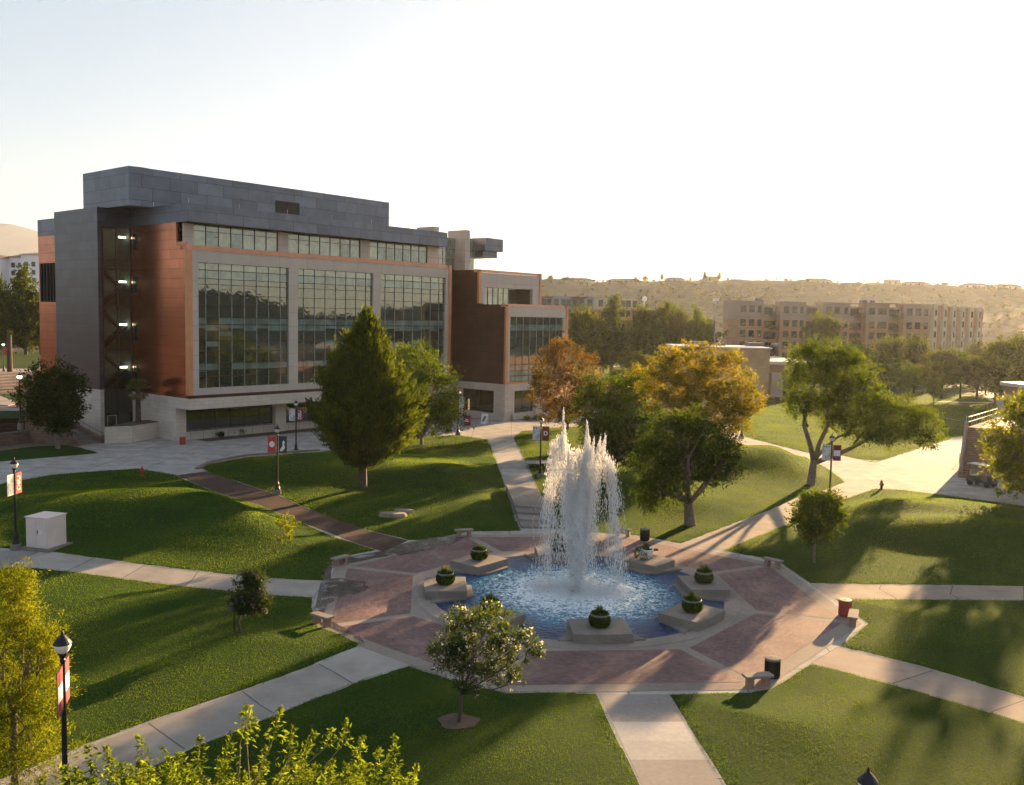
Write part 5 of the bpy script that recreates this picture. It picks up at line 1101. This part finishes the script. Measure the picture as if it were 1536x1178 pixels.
far_tree('round', 'brownish tree just right of the dark tall tree beyond the low building', 1018, 515, 460, 40)
far_tree('round', 'wide dark tree directly left of the tan brick apartments', 1050, 522, 480, 70)
far_tree('bright', 'pale sunlit tree top behind the wide dark tree', 1047, 505, 464, 40)
far_tree('bright', 'green lit tree between the round tree and the dark tall one', 985, 540, 480, 60)
far_tree('round', 'grey green bush like tree behind the golden tree', 955, 580, 528, 56)
far_tree('round', 'small dark round tree by the far path, left of the golden tree', 928, 588, 552, 40)
far_tree('round', 'round pine crown before the tan brick apartments', 1235, 560, 470, 66)
far_tree('pine', 'narrow dark pine right of the round crown before the apartments', 1283, 560, 500, 30)
far_tree('round', 'dense tree below the apartments, nearest the leaning tree', 1332, 585, 506, 72)
far_tree('oval', 'tall dark tree under the open corner of the apartments', 1372, 590, 505, 56)
far_tree('round', 'olive tree right of centre of the row below the apartments', 1412, 600, 522, 62)
far_tree('bright', 'sunlit olive tree near the end of the row below the apartments', 1440, 598, 528, 52)
far_tree('oval', 'slim tree below the far end of the apartments', 1462, 575, 513, 36)
far_tree('round', 'big hazy tree at the right edge above the brick hall', 1500, 600, 507, 66)
far_tree('round', 'hazy tree beside the brick hall, cut by the right edge', 1535, 595, 503, 62)
far_tree('oval', 'hazy tree with a visible leaning trunk left of the brick hall', 1492, 612, 540, 50)
far_tree('bright', 'thin tree in the row on the far lawn, right one', 1400, 612, 560, 34)
far_tree('bright', 'thin tree in the row on the far lawn, left one', 1362, 606, 545, 40)
far_tree('pine', 'large dark pine in front of the white building at the far left', 38, 492, 402, 70)
far_tree('round', 'dark low tree under the white building at the left edge', 5, 492, 428, 60)
far_tree('oval', 'dark tree hugging the corner of the copper block at the left', 60, 500, 440, 40)
far_tree('bright', 'small yellow lit tree at the left edge below the white building', 0, 470, 418, 26)
for kind, label, px, pyb, pyt, wp in (
    ('round', 'dark low tree filling the gap under the ragged pine', 905, 552, 505, 44), ('bright', 'green tree left of the big round dark tree', 890, 556, 500, 46),
    ('oval', 'dark tree between the taller dark pair and the pale building roof', 1010, 524, 478, 34), ('round', 'dark bushy tree touching the left end of the low tan building', 985, 560, 512, 50),
    ('bright', 'bright bush like tree beneath the golden crown on its left', 972, 600, 556, 52), ('round', 'dark tree right behind the leaning tree crown', 1300, 572, 520, 52),
    ('oval', 'olive tree two places left of the hazy right edge tree', 1465, 600, 533, 48), ('round', 'low dark tree under the apartment corner pilasters', 1395, 580, 528, 50),
    ('bright', 'sunlit tree in the middle of the row under the apartments', 1350, 600, 540, 56), ('round', 'olive tree just behind the head of the meadow path', 1318, 590, 545, 46),
    ('bright', 'pale hazy tree left of the brick hall roof', 1478, 590, 545, 44), ('oval', 'hazy tree between the two trees at the right edge', 1520, 590, 520, 40)):
    far_tree(kind, label, px, pyb, pyt, wp)
# out of the frame on the right: the trees that throw the long shadows over the lawns
for k, (x, y, h, kind) in enumerate([(44, 62, 9.5, 'round'), (53, 74, 10, 'bright'), (40, 50, 7.0, 'oval'), (60, 86, 10, 'round')]):
    sc = h / 8; copy_tree(ARC[kind], ['round shade tree just beyond the right edge of the lawn', 'spreading shade tree beyond the right edge', 'oval tree beyond the lower right edge', 'round tree beyond the brick stairs'][k], (x, y, 0), k, sc, 'shade trees beyond the frame')
# far wood in front of the hill
FW = []; g = np.random.RandomState(77)
for k in range(90):
    px = g.uniform(800, 1640); Y = g.uniform(300, 520); q = atY(px, 500, Y); FW.append((q[0], q[1], g.uniform(2.5, 6)))
for k in range(30):
    Y = g.uniform(250, 420); FW.append((-Y * .54 + g.uniform(-40, 45), Y, g.uniform(3, 6)))
PP = []
for x, y, h in FW:
    k = 330; d = g.normal(0, 1, (k, 3)); d /= np.linalg.norm(d, axis=1)[:, None]; d *= g.uniform(.5, 1.05, k)[:, None] ** .5
    PP.append(d * (h * .8, h * .8, h * .55) + (x, y, h * .55))
PP = np.concatenate(PP); V = leaf_quads(PP, g.normal(0, 1, PP.shape), 1.2, .7, g)
tag(finish(quads_mesh('far_woodland', V), 'far_woodland', MT['lf_far']), 'scattered far trees and scrub at the foot of the hill', 'woodland', None, 'stuff')

# ------------------------------------------------------------------ buildings further off
r = thing('tan_block_building', 'low tan block building with a flat white roof behind the golden tree', 'building', (0, 0, 0))
x0, x1, yb = atY(1016, 560, 172)[0], atY(1154, 560, 172)[0], 172.0; zt = atY(1110, 523, 172)[2]
MB().box(x0, x1, yb, yb + 13, 0, zt).build('wall', MT['tan'], r); MB().box(x0 - .3, x1 + .3, yb - .3, yb + 13.3, zt, zt + .25).build('roof', MT['roofw'], r)
MB().box(x1, x1 + 9, yb + 4, yb + 30, 0, zt - 3.0).build('annexe', MT['brickw'], r); MB().box(x1 - .2, x1 + 9.4, yb + 3.6, yb + 30.4, zt - 3.0, zt - 2.4).build('annexe_roof', MT['roofw'], r)
MB().box(x1 + .2, x1 + 2.4, yb - 1, yb + 1, 0, zt - 4.4).build('entrance_pier', MT['aptgrey'], r); MB().box(x1 + 3, x1 + 6.5, yb + 3.7, yb + 3.95, 0, 3.0).build('entrance', MT['win'], r)
MB().box(x1 - 7.6, x1 - 6.0, yb - .12, yb - .01, 0, 2.4).build('door', MT['mull_l'], r)
for k, (a, b_, h) in enumerate([(4, 7, 1.1), (9, 10.5, .8), (15, 18, 1.2), (20, 21, .9)]): MB().box(x0 + a, x0 + b_, yb + 8, yb + 11, zt + .25, zt + .25 + h * .6).build('roof_unit', MT['zinc'], r)
for k, (px, py) in enumerate([(1160, 602), (1172, 602), (1182, 600)]):
    p = at(px, py); rr_ = thing('picnic_table', ['leftmost', 'middle', 'rightmost'][k] + ' dark picnic table on the walk before the low tan building', 'picnic table', p, .2 * k, 'picnic tables by the tan building')
    MB().box(-.9, .9, -.4, .4, .7, .78).build('tabletop', MT['rustrail'], rr_)
    for s in (-1, 1): MB().box(-.9, .9, s * .75 - .13, s * .75 + .13, .42, .48).build('bench_seat', MT['rustrail'], rr_); MB().box(s * .6 - .05, s * .6 + .05, -.75, .75, 0, .7).build('leg', MT['rustrail'], rr_)
# tan brick apartments
r = thing('brick_apartments', 'long tan brick apartment block with grey top storey and recessed balconies', 'apartment block'); Y0 = 264.0; sP = Y0 / F_PX
X = lambda px: atY(px, 500, Y0)[0]
Zt = atY(1230, 453.5, Y0)[2]; fl = 3.05
def fac(px0, px1, proj, top_drop=0):
    a, b_ = X(px0), X(px1); MB().box(a, b_, Y0 - proj, Y0 + 5, 0, Zt - 5.2 - top_drop * 0).build('wall', MT['aptbrick'], r); MB().box(a, b_, Y0 - proj, Y0 + 5, Zt - 5.2, Zt - top_drop).build('top_storey', MT['aptgrey'], r); return a, b_
wm = {}
def fwin(x, z, w, h, y, tall=False):
    k = (w, h)
    if k not in wm:
        mb = MB(); mb.box(0, w, -.06, .05, 0, h); f = mb.build('window', MT['win'], r); mb = MB(); mb.box(-.08, 0, -.12, .02, -.08, h + .08); mb.box(w, w + .08, -.12, .02, -.08, h + .08); mb.box(0, w, -.12, .02, h, h + .08); mb.box(0, w, -.14, .02, -.08, 0); mb.box(w / 2 - .04, w / 2 + .04, -.1, -.061, 0, h); mb.build('window_frame', MT['mull'], f); wm[k] = f; f.location = (x, y, z); return
    f = wm[k].copy(); COL.objects.link(f); f.location = (x, y, z); q = wm[k].children[0].copy(); COL.objects.link(q); q.parent = f
bal0 = None
for k, px in enumerate((1090, 1168, 1231, 1296, 1352)):
    a, b_ = fac(px, (1143, 1206, 1272, 1330, 1392)[k], .9)
    for fz in range(5):
        z = Zt - 1.6 - fz * fl - 1.5 - (.8 if fz else 0)
        if z < .5: continue
        for xo, ww in ((a + 3.6 if k == 0 else a + 1.0, 1.3), (a + 6.0 if k == 0 else a + 3.4, 1.3), (b_ - 1.6, .9)): fwin(xo, z, ww, 1.7, Y0 - .9)
    if k < 4:
        nx = (1168, 1231, 1296, 1352)[k]; a2, b2 = fac((1143, 1206, 1272, 1330)[k], nx, -1.2, 1.0)
        for fz in range(5):
            z = Zt - 3.6 - fz * fl - (.8 if fz else 0)
            if z < .5: continue
            fwin(a2 + .8, z, 1.3, 1.9, Y0 + 1.2)
            x = a2 + (b2 - a2) * .42; mb = MB(); mb.box(0, (b2 - a2) * .5, -1.6, 1.1, -.15, 0)
            for q in range(7): mb.box((b2 - a2) * .5 * q / 6 - .03, (b2 - a2) * .5 * q / 6 + .03, -1.6, -1.55, 0, 1)
            mb.box(0, (b2 - a2) * .5, -1.62, -1.53, .97, 1.05); f = mb.build('balcony', MT['rustrail'], r, (x, Y0, z - .3)); MB().box(.3, (b2 - a2) * .45, 1.1, 1.19, .05, 2.2).build('balcony_door', MT['win'], f)
xa = X(1392); d = np.array([33.0, 36.0]); dn = d / np.linalg.norm(d); pn = np.array([-dn[1], dn[0]])
e = [np.array([xa, Y0 - .5]), np.array([xa, Y0 - .5]) + d, np.array([xa, Y0 + 16]) + d, np.array([xa, Y0 + 16])]
MB().prism([tuple(q) for q in e], 0, Zt - .4).build('east_wing', MT['aptbrick'], r)
for k in range(6):
    q = e[0] + d * (.02 + .165 * k); q2 = q + dn * 3.2
    MB().prism([tuple(q - (-pn) * 0), tuple(q + (dn[1] * .8, -dn[0] * .8)), tuple(q2 + (dn[1] * .8, -dn[0] * .8)), tuple(q2)], 0, Zt + .1).build('pilaster', MT['cream'], r)
    mb = MB()
    for fz in range(5):
        z = Zt - 3.3 - fz * fl; c0 = (q + q2) / 2 + np.array([dn[1], -dn[0]]) * .83; mb.bar((*(c0 - dn * .7), z + .9), (*(c0 + dn * .7), z + .9), .08, 1.8)
    mb.build('window', MT['win'], r)
MB().box(X(1290), X(1345), Y0 - 1.6, Y0 + 10, Zt - .1, Zt + .15).build('roof_canopy', MT['aptgrey'], r)
for px in (1300, 1312, 1140): MB().box(X(px), X(px) + 1.6, Y0 + 5, Y0 + 7, Zt, Zt + 1.0).build('roof_unit', MT['zinc'], r)
# cool grey and cream apartments behind the copper wing
r = thing('grey_apartments', 'cool grey and cream apartment block behind the pines beside the copper wing', 'apartment block'); Y0 = 300.0
Zt = atY(860, 444.5, Y0)[2]
for px0, px1, pr, mtop, mlow in ((806, 826, 0, 'aptblue', 'aptblue'), (826, 856, .8, 'aptblue', 'aptblue'), (856, 876, -1.2, 'aptblue', 'aptblue'), (876, 889, .8, 'aptblue', 'aptbrick'), (889, 954, .4, 'cream', 'aptbrick')):
    MB().box(X(px0), X(px1), Y0 - pr, Y0 + 15, 0, Zt - 4).build('wall', MT[mlow], r); MB().box(X(px0), X(px1), Y0 - pr, Y0 + 15, Zt - 4, Zt - (.5 if pr < .5 else 0)).build('top_storey', MT[mtop], r)
wm.clear()
for px, pr in ((812, 0), (820, 0), (830, .8), (841, .8), (849, .8), (860, -1.2), (868, -1.2), (880, .8), (897, .4), (910, .4), (918, .4), (930, .4), (938, .4), (948, .4)):
    for fz in range(5):
        z = Zt - 3.0 - fz * 3.2
        if z > .5: fwin(X(px), z, 1.3, 1.9, Y0 - pr)
mb = MB(); mb.box(X(806), X(829), Y0 - 1, Y0 + 2, Zt - .6, Zt - .3); mb.box(X(856), X(878), Y0 - 1.2, Y0 + 2, Zt - .55, Zt - .2); mb.build('canopy', MT['rustrail'], r)
# white building on its rise at the far left
r = thing('white_building', 'white multi storey building with dark hipped roofs on the rise at the far left', 'building'); Y0 = 350.0
for px0, px1, pyt, yo in ((-70, 2, 386, 0), (2, 34, 384.5, 6), (34, 70, 381.5, 0)):
    zt = atY((px0 + px1) / 2, pyt, Y0)[2]; a, b_ = X(px0), X(px1)
    MB().box(a, b_, Y0 + yo, Y0 + 24, 2, zt).build('wall', MT['white_wall'], r)
    mb = MB(); o_ = .8; cx_, cy_ = (a + b_) / 2, Y0 + 14; mb.add([(a - o_, Y0 + yo - o_, zt), (b_ + o_, Y0 + yo - o_, zt), (b_ + o_, Y0 + 25, zt), (a - o_, Y0 + 25, zt), (cx_ - (b_ - a) * .2, cy_, zt + 1.7), (cx_ + (b_ - a) * .2, cy_, zt + 1.7)], [(3, 2, 1, 0), (0, 1, 5, 4), (1, 2, 5), (2, 3, 4, 5), (3, 0, 4)]); mb.build('roof', MT['rooft'], r)
wm.clear()
for px, yo in ((7, 6), (17, 6), (27, 6), (39, 0), (50, 0), (-20, 0)):
    for fz in range(5): fwin(X(px), atY(px, 396.5 + fz * 12, Y0)[2] - .8, 1.2, 1.6, Y0 + yo)
mb = MB(); q = [(-260, 300), (-120, 300), (-118, 420), (-260, 420)]
mb.prism([(-330, 240), (-125, 240), (-110, 420), (-330, 420)], -.1, 12, [(-320, 330), (-150, 330), (-120, 420), (-320, 420)]); struct(mb.build('rise', MT['earth']))
# long low roofs and wall at the left
r = thing('low_long_building', 'long low building with a grey roof across the far left', 'building'); p = at(-20, 522, 2.2); Yb = p[1]
MB().box(p[0] - 60, X(60) + 0 if False else atY(64, 520, Yb)[0], Yb, Yb + 12, 2, atY(30, 505, Yb)[2]).build('wall', MT['ret'], r)
MB().box(p[0] - 60, atY(64, 520, Yb)[0] + .6, Yb - 1, Yb + 13, atY(30, 505, Yb)[2], atY(30, 496, Yb)[2]).build('roof', MT['zinc'], r)
MB().box(p[0] - 60, atY(64, 520, Yb)[0], Yb + 13.2, Yb + 26, 2, atY(30, 483, Yb + 20)[2]).build('rear_wall', MT['brickw'], r)

# ------------------------------------------------------------------ hills, ridge houses, tower, mast
RIDGE = [(-400, 462), (-150, 452), (60, 440), (300, 430), (560, 425), (700, 421), (780, 421), (830, 418), (900, 423), (940, 421), (1000, 421), (1060, 419), (1120, 421), (1180, 420), (1240, 423), (1290, 424), (1350, 427), (1420, 427), (1450, 430), (1490, 430), (1536, 432), (1700, 436), (2000, 440), (2400, 446)]
YR = 850.0
rx = np.array([atY(a, b_, YR)[0] for a, b_ in RIDGE]); rz_ = np.array([atY(a, b_, YR)[2] for a, b_ in RIDGE])
gx = np.arange(-1300, 1700, 12.0); gy = np.concatenate([np.arange(520, 860, 12.0), np.arange(870, 1300, 40.0)])
GX, GY = np.meshgrid(gx, gy); top_ = np.interp(GX, rx, rz_); t = np.clip((GY - 540) / (845 - 540), 0, 1); t = t ** 1.25
g = np.random.RandomState(9)
def sn(a, b_, s, ph): return np.sin(a / s + ph) * np.cos(b_ / s * 1.3 + ph * 2)
H_ = top_ * t + (sn(GX, GY, 31, 1) * 1.2 + sn(GX, GY, 13, 2) * .5 + sn(GX, GY, 67, 3) * 1.6) * np.clip(t * (1 - t) * 4, 0, 1) + g.normal(0, .5, GX.shape) * (t > .02)
H_ = np.where(GY > 1100, H_ * np.clip((1300 - GY) / 200, 0, 1), H_) - .5
nx_, ny_ = len(gx), len(gy); idx = np.arange(nx_ * ny_).reshape(ny_, nx_)
Fi = np.stack([idx[:-1, :-1], idx[:-1, 1:], idx[1:, 1:], idx[1:, :-1]], -1).reshape(-1, 4)
m, nt_, b = new_mat('scrub_hillside')
L(nt_, mulc(nt_, ramp(nt_, noise(nt_, .02, 6), ((.3, (.080, .072, .042)), (.7, (.125, .105, .062)))), ramp(nt_, noise(nt_, .11, 6, rough=.85), ((.44, (.30, .36, .24)), (.60, (1.0, .97, .9))))), b.inputs['Base Color']); b.inputs['Roughness'].default_value = 1
struct(finish(indexed_mesh('hills', np.stack([GX, GY, H_], -1).reshape(-1, 3), Fi), 'hills', m, smooth=True))
nb_ = 4200; gq = np.random.RandomState(31); bx_ = gq.uniform(-500, 1100, nb_); by_ = gq.uniform(560, 868, nb_)
dens_ = np.sin(bx_ / 37) * np.cos(by_ / 23 + bx_ / 90) + gq.normal(0, .6, nb_); kp = dens_ > -.25; bx_, by_ = bx_[kp], by_[kp]
ix = np.clip(((bx_ + 1300) / 12).astype(int), 0, nx_ - 1); iy = np.clip(np.searchsorted(gy, by_), 0, ny_ - 1); bz_ = H_[iy, ix]; rs_ = gq.uniform(.9, 2.6, len(bx_))
P_ = np.repeat(np.stack([bx_, by_, bz_], 1), 7, 0); P_ = P_ + gq.normal(0, .5, P_.shape) * np.repeat(rs_, 7)[:, None] * (1.1, 1.1, .7) + np.stack([0 * P_[:, 0], 0 * P_[:, 0], np.repeat(rs_, 7) * .4], 1)
V_ = leaf_quads(P_, gq.normal(0, 1, P_.shape), 2.2, .75, gq); tag(finish(quads_mesh('scrub', V_), 'scrub', MT['lf_scrub']), 'dark scrub bushes dotted over the far hillside', 'scrub', None, 'stuff')
mp_ = [(-1500, 440), (-300, 380), (-120, 352), (-40, 333), (15, 336), (40, 342), (70, 352), (200, 385), (420, 430), (600, 460)]
mb = MB(); Ym = 5000.0; mv = [atY(a, b_, Ym) for a, b_ in mp_]
for a, b_ in zip(mv, mv[1:]): mb.add([(a[0], Ym - 1500, 0), (b_[0], Ym - 1500, 0), (*b_,), (*a,), (b_[0], Ym + 500, 0), (a[0], Ym + 500, 0)], [(0, 1, 2, 3), (3, 2, 4, 5)])
struct(mb.build('mountain', MT['mount'], smooth=True))
mb = MB()   # low wooded hills behind the viewpoint, seen only as reflections in the glass
g = np.random.RandomState(2); az_ = np.radians(np.arange(44, 300, 1.0)); hh = 18 + 4 * np.sin(az_ * 9) + 3 * np.sin(az_ * 23) + g.uniform(0, 4, len(az_)); Rb = 330
for k in range(len(az_) - 1):
    a0, a1 = az_[k], az_[k + 1]
    mb.add([(Rb * sin(a0), Rb * cos(a0), -.5), (Rb * sin(a1), Rb * cos(a1), -.5), ((Rb + 30) * sin(a1), (Rb + 30) * cos(a1), hh[k + 1]), ((Rb + 30) * sin(a0), (Rb + 30) * cos(a0), hh[k]), ((Rb + 160) * sin(a1), (Rb + 160) * cos(a1), -.5), ((Rb + 160) * sin(a0), (Rb + 160) * cos(a0), -.5)], [(0, 1, 2, 3), (3, 2, 4, 5)])
struct(mb.build('hills', MT['wooded']))
def house(label, px, pyt, w, h, dp=10, roof=True, Y=YR, wall='cream'):
    p = atY(px, pyt, Y); z1 = p[2]; r = thing('hilltop_house', label, 'house', (p[0], Y, z1 - h), 0, 'houses along the ridge'); wl = h * .62 if roof else h
    MB().box(-w / 2, w / 2, -dp / 2, dp / 2, -4, wl).build('wall', MT[wall], r)
    mb = MB(); o_ = .6
    if roof: mb.add([(-w / 2 - o_, -dp / 2 - o_, wl), (w / 2 + o_, -dp / 2 - o_, wl), (w / 2 + o_, dp / 2 + o_, wl), (-w / 2 - o_, dp / 2 + o_, wl), (-w * .28, 0, h), (w * .28, 0, h)], [(3, 2, 1, 0), (0, 1, 5, 4), (1, 2, 5), (2, 3, 4, 5), (3, 0, 4)])
    else: mb.box(-w / 2 - .3, w / 2 + .3, -dp / 2 - .3, dp / 2 + .3, wl, wl + .4)
    mb.build('roof', MT['rooft'], r)
    for k in range(max(1, int(w // 6))): MB().box(-w / 2 + 1.6 + k * 5.2, -w / 2 + 3.0 + k * 5.2, -dp / 2 - .05, -dp / 2 + .05, wl * .35, wl * .8).build('window', MT['win'], r)
house('flat roofed house standing between the two tall ridge trees', 1068, 415.5, 11, 6, roof=False)
house('broad low house on the ridge left of the two tall trees', 1012, 416, 17, 4.5)
house('long low house on the ridge above the cream block', 935, 418, 30, 4.5)
house('long house on the left end of the ridge beside the copper wing', 868, 417, 26, 4.5)
house('large hipped house on the ridge above the brick apartments', 1225, 417.5, 26, 6)
house('box shaped pale house on the ridge', 1338, 420, 12, 6.5, roof=False)
house('wide house on the ridge right of the box shaped house', 1372, 422, 26, 5.5)
house('low house on the ridge left of the box shaped house', 1310, 423.5, 17, 4.5)
house('hipped house on the ridge near the sunlit right edge', 1462, 424.5, 22, 5.5)
house('hipped house on the ridge cut by the right edge', 1510, 426, 24, 5.5)
house('low house on the ridge just right of the two tall trees', 1105, 418.5, 15, 4)
for k, (px, pyt, w_) in enumerate([(1057, 407, 6), (1079, 408, 6), (993, 411, 6), (826, 413, 10), (968, 414, 9), (953, 415, 4), (1035, 416, 5), (1092, 417, 4), (1297, 419, 5), (1186, 418, 5), (846, 416, 12), (1150, 419, 10), (1200, 419, 14)]):
    far_tree('oval', ['left', 'right', 'slender', 'leftmost', 'bushy', 'tiny', 'small', 'little', 'dark thin', 'faint', 'low wide', 'squat', 'flat'][k] + [' tall tree beside the flat roofed ridge house', ' tall tree beside the flat roofed ridge house', ' lone tree on the ridge left of the broad low house', ' tree of the ridge beside the copper wing', ' tree between the long and the broad ridge houses', ' tree poking up from the ridge right of the long house', ' tree right of the broad low ridge house', ' tree right of the pair of tall ridge trees', ' tree left of the box shaped ridge house', ' tree left of the large hipped ridge house', ' tree near the left end of the ridge', ' tree on the ridge above the brick apartments', ' tree touching the large hipped ridge house'][k], px, 423, pyt, w_, 'trees along the ridge', Y=YR - 6)
p = atY(967, 452, 520); r = thing('water_tank', 'small white water tank on the slope of the hill', 'water tank', (p[0], 520, p[2]))
MB().lathe([(.5, -3), (.5, 0), (1.3, .2), (1.3, 2.0), (.6, 2.6), (0, 2.7)], 18).build('tank', MT['white_wall'], r)
p = atY(872, 445, 420); r = thing('radio_mast', 'thin radio mast rising above the ridge near the copper wing', 'mast', (p[0], 420, 0)); zt = atY(872, 402, 420)[2]
mb = MB(); mb.tube([(0, 0, 0), (0, 0, zt)], [.22, .12], 6)
for k in range(14): mb.box(-.4, .4, -.05, .05, zt * (.4 + .045 * k), zt * (.4 + .045 * k) + .12)
mb.build('mast_pole', MT['steel'], r)
r = thing('floodlight_pole', 'tall pole with a floodlight left of the brick apartments', 'floodlight', (atY(1072, 500, 230)[0], 230, 0)); MB().tube([(0, 0, 0), (0, 0, atY(1072, 450, 230)[2])], [.2, .12], 6).build('pole', MT['steel'], r); MB().box(-.6, .6, -.3, .3, atY(1072, 450, 230)[2] - .3, atY(1072, 448, 230)[2]).build('lamp_head', MT['white'], r)

# far paths
for a, b_ in (([(1375, 586), (1420, 591), (1470, 596), (1540, 601)], 2.2), ([(1400, 603), (1440, 604), (1505, 605)], 2.2), ([(1408, 626), (1440, 632), (1472, 640)], 3.0), ([(850, 585), (900, 552), (940, 549), (990, 556)], 5.0)):
    mb = MB(); q = [at(*k) for k in a]
    for u0, u1 in zip(q, q[1:]): mb.poly([(u0[0], u0[1] - b_ / 2, .075), (u1[0], u1[1] - b_ / 2, .075), (u1[0], u1[1] + b_ / 2, .075), (u0[0], u0[1] + b_ / 2, .075)])
    struct(mb.build('path', MT['conc']))
fl_ = [at(*p) for p in [(840, 580), (1100, 570), (1560, 590), (1640, 560), (1500, 535), (900, 535), (830, 545)]]
struct(MB().poly([(p[0], p[1], -.03) for p in fl_]).build('far_lawn', MT['turf']))

# ------------------------------------------------------------------ grass blades on the near lawns
g = np.random.RandomState(12); PB = []; SZ = []
for k, poly in LP.items():
    if k == 'stair_foot': continue
    A = np.array(poly); lo, hi = A.min(0), A.max(0); lo = np.maximum(lo, (-60, 14)); hi = np.minimum(hi, (95, 190)); n = int((hi - lo).prod() * 420)
    P = np.stack([g.uniform(lo[0], hi[0], n), g.uniform(lo[1], hi[1], n)], 1)
    keep = g.rand(n) < np.clip((34 / P[:, 1]) ** 1.7, .04, 1); P = P[keep]
    lim = P[:, 1] * .60 + 2; P = P[np.abs(P[:, 0]) < lim]
    P = P[inpoly(P, poly)]; z = lawn_z(P, poly); PB.append(np.column_stack([P, z])); SZ.append(np.clip(P[:, 1] / 36, .7, 4.0))
PB = np.concatenate(PB); SZ = np.concatenate(SZ); n = len(PB); print('blades', n)
a = g.uniform(0, 2 * pi, n); h = .036 * g.uniform(.6, 1.4, n) * SZ ** .6; wd = .0085 * SZ
lean = g.normal(0, .45, (n, 2)) * h[:, None]; sx = np.cos(a) * wd; sy = np.sin(a) * wd
V = np.stack([PB + np.stack([sx, sy, -.01 + 0 * a], 1), PB - np.stack([sx, sy, .01 + 0 * a], 1), PB + np.column_stack([lean, h])], 1).reshape(-1, 3)
me = quads_mesh('grass', V, 3); tag(finish(me, 'grass', MT['blade'], uv=False), 'short mown green grass on the lawns', 'grass', None, 'stuff')

# ------------------------------------------------------------------ air
m = bpy.data.materials.new('haze_air'); m.use_nodes = True; nt_ = m.node_tree; nt_.nodes.clear()
out = nt_.nodes.new('ShaderNodeOutputMaterial'); pv = nt_.nodes.new('ShaderNodeVolumePrincipled')
pv.inputs['Color'].default_value = (.90, .94, 1.0, 1); pv.inputs['Density'].default_value = .000055; pv.inputs['Anisotropy'].default_value = .55
L(nt_, pv.outputs[0], out.inputs['Volume'])
tag(MB().box(-4200, 4200, -3200, 5600, -1.5, 480).build('haze', m), 'thin golden morning haze over the campus', 'haze', None, 'stuff')
